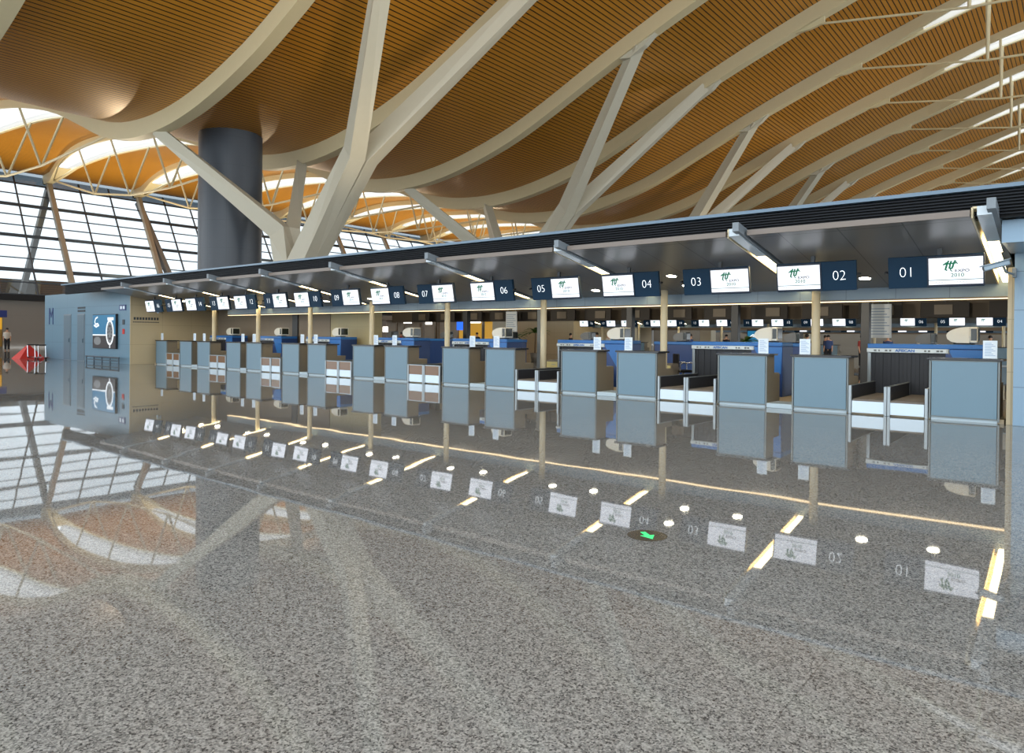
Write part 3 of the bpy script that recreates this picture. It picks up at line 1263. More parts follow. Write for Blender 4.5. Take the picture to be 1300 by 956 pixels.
# ------------------------------------------------------------------ baggage conveyors between the paired desks
def conveyor(x0, x1, label):
    t = thing('baggage_conveyor', ((x0 + x1) / 2, Y0 - .02, 0), label, 'conveyor', 'double baggage conveyors between desks')
    h = (x1 - x0) / 2
    for s, (a, b) in ((0, (-h + .07, -.045)), (1, (.045, h - .07))):
        ap = MB()
        ap.box(a, b, 0, .03, .03, .26)
        ap.build('apron', M['steel'], t)
        bl = MB()
        bl.rbox(a, b, .02, 2.12, .255, .30, .012)
        bl.build('belt', M['belt'], t)
        fr = MB()
        fr.box(a, b, .03, 2.1, .07, .25)
        fr.build('belt_frame', M['desk_side'], t)
    for xx in (-h + .035, -.03, .03, h - .035):
        p = MB()
        p.rbox(xx - .026, xx + .026, -.02, .05, 0.0, .565, .006)
        p.build('corner_post', M['alu'], t)
    for xx in (-h + .035, 0, h - .035):
        g = MB()
        g.box(xx - .015, xx + .015, .05, 2.1, .27, .55)
        gd = g.build('side_guard', M['curtain'], t)
        r = MB()
        r.box(xx - .02, xx + .02, .05, 2.1, .55, .565)
        r.build('guard_rail', M['alu'], gd)
    return t


def shutter(t, h):
    for a, b in ((-h + .065, -.06), (.06, h - .065)):
        m = MB()
        m.box(a, b, .0, .012, .265, .54)
        q = m.build('front_shutter', M['bronze'], t)
        m = MB()
        m.box(a - .01, b + .01, -.006, .02, .54, .565)
        m.build('top_trim', M['alu'], q)


def scanner(x0, x1, label, w_open):
    """blue housing the belts run into: black curtain openings, silver label strip, blue lid"""
    t = thing('scanner_housing', ((x0 + x1) / 2, 17.2, .07), label, 'baggage scanner', 'blue scanner housings behind the desks')
    W = (x1 - x0) / 2
    xo = -W + w_open
    f = MB()
    f.rbox(-W, -W + .07, 0, .1, 0, 1.12, .01)
    f.build('steel_frame', M['alu'], t)
    for k, (a, b) in enumerate(((-W + .07, -W + .07 + (w_open - .07) / 2), (-W + .07 + (w_open - .07) / 2, xo))):
        c = MB()
        n = 9
        for i in range(n):
            u0, u1 = a + (b - a) * i / n, a + (b - a) * (i + .96) / n
            yy = .05 + .012 * (i % 2)
            c.box(u0, u1, yy, yy + .01, .0, 1.12)
        c.build('rubber_curtain', M['curtain'], t)
    s = MB()
    s.rbox(-W - .01, xo + .03, -.03, .06, 1.12, 1.215, .012)
    s.tube((xo + .03, .02, 1.122), (xo + .03, .02, 1.213), .045, n=12)
    st = s.build('label_strip', M['strip'], t)
    m = obj('maker_name', text_mesh('AFISCAN', .075, 'maker_name', bold=.003, sx=1.25), M['strip_blue'], st, ((-W + xo) / 2, -.033, 1.167))
    g = MB()
    for cx, ww in ((-W + .16, .05), (-W + .24, .03), (-W + .38, .05), (-W + .46, .04), (xo - .36, .04), (xo - .29, .04), (xo - .13, .05), (xo - .06, .05)):
        g.box(cx - ww / 2, cx + ww / 2, -.034, -.028, 1.15, 1.185)
    g.build('label_marks', M['strip_ink'], st)
    l = MB()
    l.rbox(-W, W, .0, .8, 1.215, 1.315, .015)
    l.build('lid', M['blue'], t)
    bd = MB()
    bd.rbox(xo, W, .02, .8, 0, 1.22, .01)
    bd.build('body', M['blue_dark'], t)
    fp = MB()
    fp.prism([(xo + .05, 1.2), (W - .005, 1.2), (W - .03, .55), (W - .30, .52)], 'Y', .005, .022)
    fp.build('front_panel', M['blue'], t)
    bk = MB()
    bk.box(-W, xo, .3, .8, .05, 1.2)
    bk.build('tunnel', M['louver_back'], t)
    return t


def hood_thing(x, y, z, label, m='hood', group='white monitor hoods on the scanners', rz=0.0):
    t = thing('monitor_hood', (x, y, z), label, 'monitor', group, rz)
    # shell: half-ellipse seen from the front, open side with the tube towards +X
    def outline(h, w):
        pts = [(.0, .0), (.0, h)]
        for i in range(1, 13):
            a = math.pi / 2 + math.pi / 2 * i / 12
            pts.append((w * math.cos(a), h * .45 + h * .55 * math.sin(a)))
        pts += [(-w * .96, h * .25), (-w * .8, h * .08), (-w * .55, .0)]
        return pts
    s = MB()
    s.prism(outline(.335, .42), 'Y', -.19, .19)
    s.build('shell', M[m], t)
    b = MB()
    b.rbox(.0, .14, -.2, .2, .0, .335, .02)
    b.build('bezel', M[m], t)
    g = MB()
    g.rbox(.12, .146, -.165, .165, .05, .30, .01)
    g.rbox(.02, .125, -.204, -.19, .05, .30, .004)
    g.build('screen', M['crt'], t)
    f = MB()
    f.rbox(-.3, .06, -.12, .12, -.03, .005, .008)
    f.build('foot', M['black'], t)
    return t


ch_list = []
for j in range(8):
    xl, xr = DESK[2 * j + 1][1] + .03, DESK[2 * j][0] - .03
    pn = (2 * j + 1, 2 * j + 2)
    cv_t = conveyor(xl, xr, 'double baggage belt with steel aprons between desks %02d and %02d' % (pn[1], pn[0]))
    if j >= 3:
        shutter(cv_t, (xr - xl) / 2)
    x1 = DESK[2 * j][1] - .37
    scanner(xl - .13, x1, 'blue baggage scanner housing behind desks %02d and %02d' % pn, xr - xl + .1)
    hood_thing(x1 - .30, 17.5, 1.42, 'white monitor hood on the scanner behind desks %02d and %02d' % pn)
    if j < 7:
        hood_thing(x1 - 2.2, 25.5, 1.365, 'monitor hood in the rear row in painted shade grey, number %d from the right' % (j + 1), 'hood_shaded', 'monitor hoods in the rear row in painted shade')

# rear row housings carrying the shade-grey hoods
for j in range(7):
    x1 = DESK[2 * j][1] - .37 - 2.2
    b = thing('rear_scanner_housing', (x1, 25.5, 0), 'deep blue rear row scanner housing, number %d from the right' % (j + 1), 'baggage scanner', 'rear row scanner housings')
    m = MB()
    m.rbox(-1.1, .5, -.4, .4, 0, 1.22, .012)
    m.build('body', M['blue_dark'], b)
    m = MB()
    m.rbox(-1.12, .52, -.42, .42, 1.22, 1.335, .015)
    m.build('lid', M['blue'], b)

# staff chairs and cabinets
def chair(x, y, rz, label):
    t = thing('staff_chair', (x, y, .07), label, 'chair', 'black staff chairs', rz)
    m = MB()
    m.rbox(-.23, .23, -.22, .22, .42, .49, .025)
    m.build('seat', M['black'], t)
    m = MB()
    m.rbox(-.22, .22, .2, .25, .56, .95, .03)
    m.beam((0, .2, .44), (0, .24, .7), .06, .02)
    m.build('backrest', M['black'], t)
    for s in (-1, 1):
        m = MB()
        m.path([(s * .25, .2, .45), (s * .27, .2, .66), (s * .27, .12, .7), (s * .27, -.14, .7), (s * .27, -.2, .66), (s * .25, -.2, .45)], .016)
        m.build('armrest', M['chrome'], t)
    m = MB()
    m.tube((0, 0, .08), (0, 0, .42), .03, n=10)
    m.build('gas_post', M['chrome'], t)
    m = MB()
    for i in range(5):
        a = 2 * math.pi * i / 5
        m.beam((0, 0, .09), (.26 * math.cos(a), .26 * math.sin(a), .05), .045, .03)
        m.ball((.26 * math.cos(a), .26 * math.sin(a), .03), .03)
    m.build('star_base', M['black'], t)
    return t


for (x, y, rz, lab) in ((-11.95, 18.75, 2.2, 'black staff chair with chrome arms behind the belts under boards 05 and 06'),
                        (-15.9, 18.75, 2.2, 'black staff chair with chrome arms behind the belts under boards 07 and 08'),
                        (-20.3, 18.9, 2.0, 'black staff chair behind the belts under boards 09 and 10'),
                        (-8.9, 18.7, 2.4, 'black staff chair behind the desk under board 04')):
    chair(x, y, rz, lab)
for x, y, lab in ((-4.9, 18.2, 'pale yellow drawer cabinet seen left of the scanner under board 02'),
                  (-9.2, 18.2, 'pale yellow drawer cabinet behind the desk under board 04'),
                  (-12.7, 17.9, 'pale yellow drawer cabinet behind the desk under board 06')):
    t = thing('drawer_cabinet', (x, y, .07), lab, 'cabinet', 'pale yellow staff cabinets')
    m = MB()
    m.rbox(-.3, .3, -.25, .25, 0, .68, .01)
    m.build('body', M['desk_side'], t)
    for i in range(3):
        m = MB()
        m.rbox(-.27, .27, -.27, -.245, .05 + i * .2, .23 + i * .2, .006)
        d = m.build('drawer', M['yellow_box'], t)
        m = MB()
        m.box(-.07, .07, -.285, -.268, .14 + i * .2, .155 + i * .2)
        m.build('handle', M['alu'], d)

# hanging white information panel between the islands
for x, y, lab in ((-5.65, 27.6, 'tall white hanging information panel behind the scanner under board 01'), (-22.7, 27.8, 'narrow white hanging panel beside the palm')):
    t = thing('hanging_panel', (x, y, 1.55), lab, 'panel')
    m = MB()
    m.rbox(-.36, .36, -.03, .03, 0, 1.2, .01)
    m.build('panel', M['paper'], t)
    m = MB()
    for r in range(10):
        m.box(-.30, .30 - .08 * (r % 3), -.034, -.028, .12 + r * .1, .15 + r * .1)
    m.build('printed_rows', M['paper_ink'], t)
    for s in (-1, 1):
        m = MB()
        m.tube((s * .25, 0, 1.2), (s * .25, 0, 1.4), .008, n=6)
        m.build('cable', M['alu'], t)

# ------------------------------------------------------------------ service block at the left end of the island
blk = thing('service_block', (-39.75, 14.05, 0), 'pale blue service block marked M with two doors at the left end of the counters', 'building block')
m = MB()
m.box(-5.55, 5.5, 0, 14.4, 0, 3.52)
m.build('body', M['cladding'], blk)
m = MB()
m.box(5.5, 5.54, .0, 4.25, 0, 3.52)
m.build('side_cladding', M['beige_wall'], blk)['label'] = 'beige panelled side of the block facing the counters'


def on_block(x):
    return x + 39.75


def face_text(body, size, x, z, mname, nm, sx=1.0, bold=0.0):
    return obj(nm, text_mesh(body, size, nm, depth=.02, bold=bold, sx=sx), M[mname], blk, (on_block(x), -.012, z))


face_text('M', 1.36, -44.3, 2.29, 'navy_ink', 'letter', .74, -.012)
for (a, b) in ((-42.35, -41.45), (-40.45, -39.6)):
    m = MB()
    m.box(on_block(a) - .06, on_block(b) + .06, -.02, .02, 0, 2.42)
    df = m.build('door_frame', M['steel_grey'], blk)
    m = MB()
    m.rbox(on_block(a), on_block(b), -.035, -.01, .02, 2.36, .005)
    m.box(on_block(b) - .16, on_block(b) - .1, -.07, -.03, .95, 1.15)
    m.build('door_leaf', M['door_grey'], df)
m = MB()
for r in range(2):
    for i in range(6):
        m.box(on_block(-40.5) + i * .17, on_block(-40.5) + i * .17 + .13, -.015, .0, 2.52 + r * .16, 2.62 + r * .16)
m.build('sign_lettering', M['dark_ink'], blk)
m = MB()
m.box(on_block(-35.35), on_block(-34.65), -.03, 0, 2.52, 2.78)
pz = m.build('pictogram_plate', M['navy_ink'], blk)
m = MB()
m.box(on_block(-35.25), on_block(-35.05), -.034, -.028, 2.58, 2.72)
m.box(on_block(-34.95), on_block(-34.75), -.034, -.028, 2.58, 2.72)
m.build('pictogram', M['paper'], pz)
for z, nm in ((1.97, 'dark_ink'), (1.53, 'red')):
    m = MB()
    m.box(on_block(-35.0), on_block(-34.8), -.03, 0, z - .12, z + .12)
    m.build('small_plate', M[nm], blk)
m = MB()
for i in range(9):
    m.box(5.54, 5.548, .15 + i * .13, .24 + i * .13, 2.08, 2.2)
for i in range(16):
    m.box(5.54, 5.548, .12 + i * .075, .17 + i * .075, 1.95, 2.0)
m.build('wall_lettering', M['dark_ink'], blk)
m = MB()
m.rbox(5.54, 5.66, 1.2, 1.4, 2.45, 2.6, .02)
m.tube((5.6, 1.3, 2.5), (5.75, 1.15, 2.45), .05, n=10)
m.build('wall_camera', M['steel'], blk)

# light box advertisement
ad = thing('light_box', (-36.9, 13.99, .7), 'lit teal and dark advertising light box showing a white watch on the block', 'advertisement')
W2, H2 = 1.36, 1.66
m = MB()
m.rbox(-W2, W2, -.05, .05, 0, H2, .01)
m.build('case', M['black'], ad)
m = MB()
m.box(-W2 + .03, W2 - .03, -.058, -.048, .68, H2 - .03)
m.build('upper_picture', M['ad_teal'], ad)
m = MB()
m.box(-W2 + .03, W2 - .03, -.058, -.048, .03, .62)
m.build('lower_picture', M['ad_dark'], ad)
m = MB()
m.box(-W2 + .03, W2 - .03, -.06, -.048, .62, .68)
m.box(.45, 1.15, -.062, -.05, 1.36, 1.5)
m.ribbon([(-.75, 1.52), (-.98, 1.45), (-1.08, 1.3), (-1.0, 1.2)], .07, -.062)
m.ribbon([(-1.15, 1.12), (-.9, 1.05), (-.6, 1.12), (-.72, 1.2), (-1.0, 1.17)], .08, -.062)
ov = [(.72 + .40 * math.cos(2 * math.pi * i / 28), .78 + .56 * math.sin(2 * math.pi * i / 28)) for i in range(29)]
m.ribbon(ov, .09, -.064)
m.box(.68, .76, -.06, -.05, .03, .25)
m.build('white_graphics', M['ad_white'], ad)
m = MB()
m.prism([(.72 + .33 * math.cos(2 * math.pi * i / 24), .78 + .49 * math.sin(2 * math.pi * i / 24)) for i in range(24)], 'Y', -.0605, -.05)
m.prism([(-.75 + .42 * math.cos(2 * math.pi * i / 24), .36 + .2 * math.sin(2 * math.pi * i / 24)) for i in range(24)], 'Y', -.0605, -.05)
m.build('watch_face', M['ad_grey'], ad)
m = MB()
for i in range(12):
    a = 2 * math.pi * i / 12
    m.prism([(.72 + .2 * math.cos(a) + .055 * math.cos(b), .78 + .32 * math.sin(a) + .055 * math.sin(b)) for b in [k * math.pi / 4 for k in range(8)]], 'Y', -.066, -.06)
m.ribbon([(.72, .78), (.8, 1.0)], .03, -.066)
m.ribbon([(.72, .78), (.6, .86)], .03, -.066)
m.build('watch_markings', M['ad_dark'], ad)

# guard rail along the block, luggage trolleys and red cover
gr = thing('guard_rail', (-36.6, 13.75, 0), 'low dark steel guard rail in front of the advertising light box', 'rail')
for i in range(5):
    m = MB()
    m.tube((-1.9 + i * .95, 0, 0), (-1.9 + i * .95, 0, .3), .03, n=8)
    m.build('rail_post', M['rail'], gr)
m = MB()
m.tube((-1.95, 0, .3), (1.95, 0, .3), .035, n=8)
m.tube((-1.9, 0, .15), (1.9, 0, .15), .02, n=8)
m.build('rail_bar', M['rail'], gr)
rc = MB()
rc.poly([(-.7, -.6, 0), (.7, -.6, 0), (.7, .6, 0), (-.7, .6, 0), (-.12, -.05, .72), (.12, -.05, .72), (.12, .05, .72), (-.12, .05, .72)],
        [(0, 1, 2, 3), (0, 1, 5, 4), (1, 2, 6, 5), (2, 3, 7, 6), (3, 0, 4, 7), (4, 5, 6, 7)])
tag(rc.build('folding_barrier', M['red'], None, (-45.1, 13.2, 0)), 'red pyramid shaped floor barrier at the foot of the block marked M', 'barrier')
tr = None
for i in range(2):
    lab = 'grey nested luggage trolley beside the red barrier, number %d in the row' % (i + 1)
    if tr is None:
        tr = thing('luggage_trolley', (-44.2, 13.25, 0), lab, 'trolley', 'nested luggage trolleys')
        m = MB()
        for s in (-1, 1):
            m.path([(-.3, s * .25, .12), (.45, s * .2, .12), (-.3, s * .25, .12), (-.35, s * .25, .75)], .018, 6)
        m.tube((-.35, -.25, .75), (-.35, .25, .75), .02, n=6)
        m.build('frame', M['chrome'], tr)
        m = MB()
        m.rbox(-.39, -.31, -.27, .27, .74, .80, .015)
        m.build('handle', M['black'], tr)
        for p in ((-.28, .25), (-.28, -.25), (.4, 0)):
            m = MB()
            m.tube((p[0], p[1] - .02, .06), (p[0], p[1] + .02, .06), .06, n=12)
            m.build('wheel', M['black'], tr)
        ttree = tree_of(tr)
    else:
        copy_tree(tr, (-44.0 + .95 * i, 13.25, 0), lab, ttree)

# back-of-house walls behind the left counters
wb = MB()
wb.box(-34.2, -24.9, 18.3, 18.5, .072, 2.95)
struct(wb.build('wall_staff', M['taupe_wall']), 'taupe panelled wall behind counters 11 to 16', 'wall')  # tone gap to the cream stretch stands for the cove light
wb = MB()
wb.box(-24.85, -22.1, 18.3, 18.5, .072, 2.95)
wb.box(-22.1, -21.9, 18.2, 18.6, .072, 2.95)
struct(wb.build('wall_staff_lit', M['lit_wall']), 'panelled wall behind counters 09 and 10, cove light painted in as cream', 'wall')
wb = MB()
wb.box(-27.6, -27.2, 18.24, 18.3, .07, 2.9)
struct(wb.build('trim_2', M['pole']), 'dark upright strip on the taupe wall', 'trim')
# right end wall of the island
wr = MB()
wr.box(-.96, 6.5, 14.9, 27.5, 0, 3.74)
struct(wr.build('wall_right', M['cladding_right']), 'pale blue panelled end block at the right edge', 'wall')
wr = MB()
wr.box(-1.06, -.955, 15.0, 17.0, .0, 2.75)
struct(wr.build('trim_3', M['beige_wall']), 'beige edge strip beside the right end block', 'trim')

fa = MB()
fa.box(-1.02, -.3, 13.2, 14.895, 2.98, 3.33)
struct(fa.build('trim_4', M['cladding_right']), 'pale blue fascia piece joining the right end block to the canopy', 'trim')
# security camera beside the right end block
cc = thing('security_camera', (-1.05, 13.9, 2.62), 'grey tubular security camera under the canopy right of board 01', 'camera')
m = MB()
m.rbox(-.05, .05, -.26, .12, .05, .14, .02)
m.rbox(-.06, .06, -.29, .14, .135, .155, .006)
m.build('housing', M['cctv'], cc, rot=(math.radians(16), 0, math.radians(-72)))
m = MB()
m.tube((0, -.265, .095), (0, -.255, .095), .036, n=14)
m.build('lens', M['black'], cc, rot=(math.radians(16), 0, math.radians(-72)))
m = MB()
m.path([(.0, .05, .06), (.02, .25, -.02), (.09, 1.0, .0)], .02)
m.rbox(.06, .12, .9, 1.02, -.06, .1, .01)
m.build('wall_bracket', M['steel_grey'], cc)

# floor arrow decal
fd = thing('floor_arrow', (-2.48, 4.64, 0), 'small dark round floor decal with a green arrow', 'floor marking')
m = MB()
m.tube((0, 0, 0), (0, 0, .0025), .145, n=40)
m.build('disc', M['floor_disc'], fd)
m = MB()
A = [(-.09, -.02), (.0, -.02), (.0, -.055), (.10, 0), (.0, .055), (.0, .02), (-.09, .02)]
ca, sa = math.cos(2.45 + math.pi), math.sin(2.45 + math.pi)
m.prism([(x * ca - y * sa, x * sa + y * ca) for x, y in A], 'Z', .0024, .0036)
m.build('arrow', M['floor_green'], fd)

# ------------------------------------------------------------------ far items between the islands
def palm(x, y, h, label):
    t = thing('potted_palm', (x, y, 0), label, 'plant', 'palms between the islands')
    m = MB()
    m.lathe([(0, 0), (.22, 0), (.3, .5), (.27, .5), (.25, .44), (0, .44)], n=18)
    m.build('planter', M['pot'], t)
    m = MB()
    m.tube((0, 0, .44), (.03, 0, h - .8), .05, .035, n=8)
    m.build('stem', M['trunk'], t)
    rnd = random.Random(int(x * 10))
    m = MB()
    for i in range(16):
        a = 2 * math.pi * i / 16 + rnd.uniform(-.2, .2)
        ln = rnd.uniform(.7, 1.05)
        el = rnd.uniform(.2, 1.2)
        prev = None
        for s in range(7):
            u = s / 6
            r = ln * u * math.cos(el * (1 - .5 * u))
            z = h - .8 + ln * (math.sin(el) * u - .55 * u * u)
            c = Vector((r * math.cos(a), r * math.sin(a), z))
            w = .10 * math.sin(math.pi * min(1, u * .9 + .08))
            n = Vector((-math.sin(a), math.cos(a), 0)) * w
            cur = (c - n, c + Vector((0, 0, .02)), c + n)
            if prev:
                m.poly([prev[0], prev[1], prev[2], cur[0], cur[1], cur[2]], [(0, 1, 4, 3), (1, 2, 5, 4)])
            prev = cur
    m.build('fronds', M['leaf'], t)


palm(-25.9, 34, 2.5, 'tall green potted palm seen below board 05')
palm(-12.9, 34, 2.1, 'green potted palm seen below board 03')
palm(-28.2, 34.9, 2.2, 'smaller green potted palm left of the tall one')


def kiosk(x, y, w, h, label, mbody, sign_specs, rz=0.0):
    t = thing('shop_kiosk', (x, y, 0), label, 'shop', 'lit shops beyond the island', rz)
    m = MB()
    m.rbox(-w / 2, w / 2, 0, 3, 0, .95, .02)
    m.build('counter', M['shop_green'] if mbody == 'shop_green' else M['desk_side'], t)
    m = MB()
    m.box(-w / 2, w / 2, 2.6, 3, 0.95, h)
    m.build('back_panel', M[mbody], t)
    m = MB()
    m.box(-w / 2, w / 2, -.1, 3, h, h + .35)
    for s in (-1, 1):
        m.box(s * (w / 2 - .1) - .08, s * (w / 2 - .1) + .08, 0, .16, .95, h)
    m.build('fascia', M['dark_bulkhead'], t)
    for sx_, sz, sw, shh, mn in sign_specs:
        m = MB()
        m.rbox(sx_ - sw / 2, sx_ + sw / 2, -.18, -.08, sz - shh / 2, sz + shh / 2, .02)
        m.build('lit_sign', M[mn], t)


kiosk(-37.9, 40, 5.0, 3.0, 'lit yellow shop with a blue sign seen between boards 07 and 06', 'shop_yellow', [(.2, 2.3, .7, .7, 'shop_blue'), (1.5, 2.6, 1.6, .22, 'shop_white')])
kiosk(-42.5, 40, 4.0, 3.2, 'dim shop with white and red lit signs seen below board 08', 'taupe_wall', [(-1.2, 2.75, .9, .5, 'shop_white'), (.1, 2.85, .5, .3, 'shop_red'), (1.3, 2.65, .7, .5, 'shop_white')])
kiosk(-47.4, 40, 4.4, 2.8, 'shop with a green counter seen right of the cream wall', 'taupe_wall', [(.9, 2.0, .6, .45, 'shop_white')])
kiosk(-60.0, 14.0, 4.0, 2.6, 'yellow kiosk with a navy header at the left edge', 'shop_yellow', [(.2, 2.75, 4.0, .5, 'navy_board'), (-.05, 2.05, 3.9, .85, 'shop_yellow'), (-.05, 1.0, 3.9, 1.2, 'ochre')], math.pi / 2)

# second island desks (mostly hidden) and end block
for i in range(12):
    x = -3.8 - 2.45 * i
    copy_tree(d0, (x, 51.1, 0), 'distant blue-grey check-in desk of the second island, number %d from the right' % (i + 1), d_tree)['group'] = 'desks of the second island'
m = MB()
m.box(-45.5, -34, 50.05, 64, 0, 3.5)
m.box(-45.55, -33.95, 50.0, 64.05, 3.42, 3.52)
tag(m.build('distant_service_block', M['beige_wall']), 'distant beige block at the left end of the second island', 'building block')
mon = None
for i, (x, y, z) in enumerate([(-16.5, 45, 1.0), (-24.9, 42, 1.0)]):
    t = thing('display_stand', (x, y, 0), ['bright blue display stand below board 03', 'pale blue display stand seen below board 05'][i], 'display')
    m = MB()
    m.rbox(-.5, .5, -.1, .1, .9, 2.1, .02)
    m.build('case', M['black'], t)
    m = MB()
    m.box(-.44, .44, -.108, -.098, 1.0, 2.0)
    m.build('screen', M['ad_teal'], t)
    m = MB()
    m.ribbon([(-.3, 1.6), (-.1, 1.75), (.2, 1.72), (-.2, 1.62), (.3, 1.6)], .07, -.112)
    m.build('screen_graphic', M['ad_white'], t)
    m = MB()
    m.box(-.05, .05, -.05, .05, 0, .9)
    m.rbox(-.35, .35, -.25, .25, 0, .04, .01)
    m.build('stand', M['alu'], t)


# ------------------------------------------------------------------ people seen between the counters
def skin_mesh(verts, edges, radii, root=0, sub=1):
    me = bpy.data.meshes.new('tmp')
    me.from_pydata(verts, edges, [])
    o = bpy.data.objects.new('tmp', me)
    COL.objects.link(o)
    md = o.modifiers.new('skin', 'SKIN')
    for i, r in enumerate(radii):
        sv = me.skin_vertices[0].data[i]
        sv.radius = (r, r) if isinstance(r, (int, float)) else r
        sv.use_root = (i == root)
    o.modifiers.new('sub', 'SUBSURF').levels = sub
    dg = bpy.context.evaluated_depsgraph_get()
    out = bpy.data.meshes.new_from_object(o.evaluated_get(dg))
    bpy.data.objects.remove(o)
    bpy.data.meshes.remove(me)
    out.polygons.foreach_set('use_smooth', [True] * len(out.polygons))
    return out


def body_meshes():
    V = [(0, 0, .95), (0, 0, 1.12), (0, .0, 1.30), (0, .01, 1.43), (0, 0, 1.50), (0, -.01, 1.58), (0, -.015, 1.66)]
    E = [(i, i + 1) for i in range(6)]
    Rr = [(.15, .11), (.135, .10), (.165, .11), (.10, .08), .05, (.075, .09), (.07, .085)]
    for s in (-1, 1):
        o = len(V)
        V += [(s * .17, .01, 1.40), (s * .215, .02, 1.14), (s * .225, -.05, .90), (s * .225, -.09, .83)]
        E += [(3, o), (o, o + 1), (o + 1, o + 2), (o + 2, o + 3)]
        Rr += [.06, .045, .034, .03]
        for f in range(5):
            q = len(V)
            if f == 4:
                V += [(s * .205, -.12, .82), (s * .20, -.135, .79)]
            else:
                V += [(s * .228, -.105 + .02 * f, .775), (s * .222, -.115 + .02 * f, .735 + .006 * abs(f - 1))]
            E += [(o + 3, q), (q, q + 1)]
            Rr += [.009, .008]
        o = len(V)
        V += [(s * .09, 0, .86), (s * .10, -.01, .50), (s * .10, .02, .09), (s * .11, -.13, .045)]
        E += [(0, o), (o, o + 1), (o + 1, o + 2), (o + 2, o + 3)]
        Rr += [.085, .06, .042, .036]
    body = skin_mesh(V, E, Rr)
    # face: nose, brow, ears as one small mesh joined to the hair-free head
    f = MB()
    f.poly([(0, -.118, 1.625), (-.014, -.10, 1.605), (.014, -.10, 1.605), (0, -.10, 1.65), (0, -.095, 1.60)], [(0, 1, 3), (0, 3, 2), (0, 2, 4), (0, 4, 1)])
    for s in (-1, 1):
        f.ball((s * .078, .0, 1.62), .022, 6)
    face = f.mesh('face')
    h = MB()
    h.ball((0, .018, 1.672), .098, 14, 1.02)
    hair = h.mesh('hair')
    c = MB()
    c.lathe([(.075, 1.455), (.19, 1.40), (.20, 1.2), (.185, 1.05), (.19, .93), (.17, .92)], n=18)
    for v in range(len(c.v)):
        x, y, z = c.v[v]
        c.v[v] = (x, y * .72, z)
    for s in (-1, 1):
        c.tube((s * .17, .01, 1.41), (s * .217, .02, 1.13), .072, .058, n=10)
    shirt = c.mesh('jacket')
    p = MB()
    for s in (-1, 1):
        p.tube((s * .09, 0, .97), (s * .10, -.005, .50), .11, .082, n=12)
        p.tube((s * .10, -.005, .50), (s * .10, .02, .06), .082, .07, n=12)
    pants = p.mesh('trousers')
    return body, face, hair, shirt, pants


PB = body_meshes()
CL = ['cloth_white', 'cloth_dark', 'cloth_red', 'cloth_blue']
words = {'cloth_white': 'white shirt', 'cloth_dark': 'dark jacket', 'cloth_red': 'red jacket', 'cloth_blue': 'blue jacket'}
# (x, y, turn, top, sentence)
PEOPLE = [(-21.5, 34.0, .5, 'cloth_dark', 'seen left of desk 04'), (-20.75, 34.0, -.6, 'cloth_white', 'beside a dark jacket left of desk 04'),
          (-32.6, 38.6, .3, 'cloth_red', 'in front of the yellow shop'), (-34.6, 38.4, 1.2, 'cloth_dark', 'in front of the yellow shop'),
          (-41.8, 38.9, 2.0, 'cloth_white', 'at the shop below board 08'), (-43.2, 38.7, -.8, 'cloth_red', 'at the shop below board 08'),
          (-13.9, 41.0, .6, 'cloth_dark', 'beside the palm below board 03'), (-10.9, 37.0, 2.7, 'cloth_dark', 'right of the scanner under board 03'),
          (-8.6, 44.0, .2, 'cloth_blue', 'far behind desk 02'), (-7.2, 45.0, 1.5, 'cloth_white', 'far behind the scanner under board 01'),
          (-5.2, 44.5, -1.0, 'cloth_red', 'far behind the scanner under board 01'), (-16.9, 46.0, .9, 'cloth_white', 'far behind desk 03'),
          (-3.6, 41.5, .4, 'cloth_dark', 'farthest right behind the scanner under board 01'), (-6.2, 40.5, 2.2, 'cloth_dark', 'behind the scanner label strip under board 01'),
          (-9.6, 42.5, 1.0, 'cloth_red', 'left of the dark post behind desk 02'), (-11.9, 44.5, .1, 'cloth_blue', 'behind the gap between desks 02 and 03'),
          (-12.6, 46.5, 1.8, 'cloth_dark', 'farther back between desks 02 and 03'), (-15.2, 43.0, -.4, 'cloth_red', 'beside the blue display stand'),
          (-18.6, 45.5, .7, 'cloth_dark', 'behind the scanner under board 03'), (-20.2, 43.5, 1.4, 'cloth_blue', 'behind desk 04'),
          (-22.9, 39.0, .2, 'cloth_red', 'behind the scanner under board 05'), (-27.4, 40.0, 2.4, 'cloth_dark', 'left of the palms under board 05'),
          (-31.2, 38.8, .9, 'cloth_white', 'right of the yellow shop'),
          (-65.0, 17.6, 1.2, 'cloth_white', 'walking by the low grey wall at far left')]
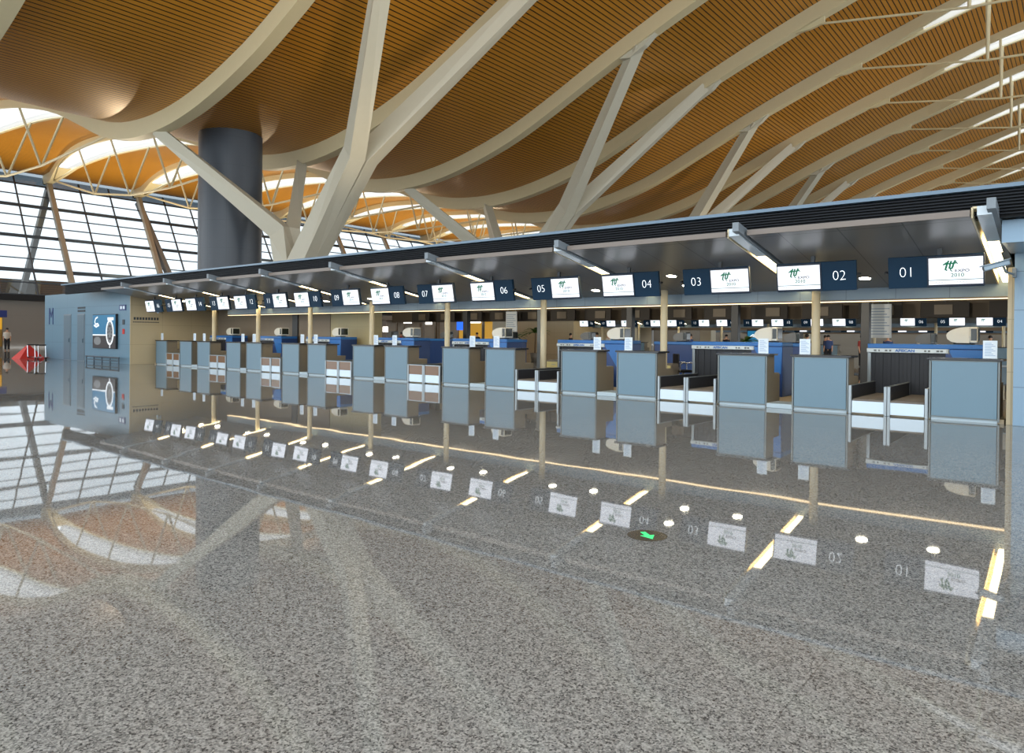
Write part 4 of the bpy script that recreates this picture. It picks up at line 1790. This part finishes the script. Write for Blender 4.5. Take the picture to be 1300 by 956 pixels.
for x, y, rz, top, where in PEOPLE:
    t = thing('person', (x, y, 0), 'standing person in a %s %s' % (words[top], where), 'person', 'people between the islands', rz)
    obj('body', PB[0], M['skin'], t)
    obj('face', PB[1], M['skin'], t)
    obj('hair', PB[2], M['hair'], t)
    tp = obj('jacket', PB[3].copy(), M[top], t)
    obj('trousers', PB[4], M['cloth_dark'], t)

# ------------------------------------------------------------------ uplights standing on the canopy roof
def uplight(x, y, label, energy):
    t = thing('uplight', (x, y, 3.76), label, 'lamp', 'uplights on the canopy roofs')
    m = MB()
    m.rbox(-.25, .25, -.2, .2, 0, .28, .02)
    m.build('housing', M['pole'], t)
    m = MB()
    m.box(-.2, .2, -.15, .15, .28, .285)
    m.build('lens_plate', M['diffuser'], t)
    ld = bpy.data.lights.new('uplight_lamp', 'SPOT')
    ld.energy = energy
    ld.color = (1.0, .80, .52)
    ld.spot_size = math.radians(120)
    ld.spot_blend = .8
    ld.shadow_soft_size = .25
    lo = bpy.data.objects.new('uplight_lamp', ld)
    COL.objects.link(lo)
    lo.parent = t
    lo.location = (0, 0, .4)
    lo.rotation_euler = (math.pi, 0, 0)


def wall_fill(y, label):  # lamp added to brighten the left wave of the ceiling
    t = thing('wall_fill', (-76.95, y, 4.95), label, 'lamp', 'added uplights on the low wall')
    m = MB()
    m.rbox(-.2, .2, -.3, .3, 0, .25, .02)
    m.build('housing', M['pole'], t)
    ld = bpy.data.lights.new('uplight_lamp', 'SPOT')
    ld.energy = 6000
    ld.color = (1.0, .84, .58)
    ld.spot_size = math.radians(150)
    ld.spot_blend = .8
    ld.shadow_soft_size = .3
    lo = bpy.data.objects.new('uplight_lamp', ld)
    COL.objects.link(lo)
    lo.parent = t
    lo.location = (0.1, 0, .4)
    lo.rotation_euler = (math.pi, math.radians(26), 0)


for i in range(7):
    wall_fill(12.9 + 18 * i, 'added fill uplight on the low wall under the facade, number %d from the left' % (i + 1))
n = 0
for y in (20.5, 56.5, 92.5):
    for x in (-23, -12, -2):
        n += 1
        uplight(x, y, 'uplight box on top of a canopy, number %d' % n, 550)
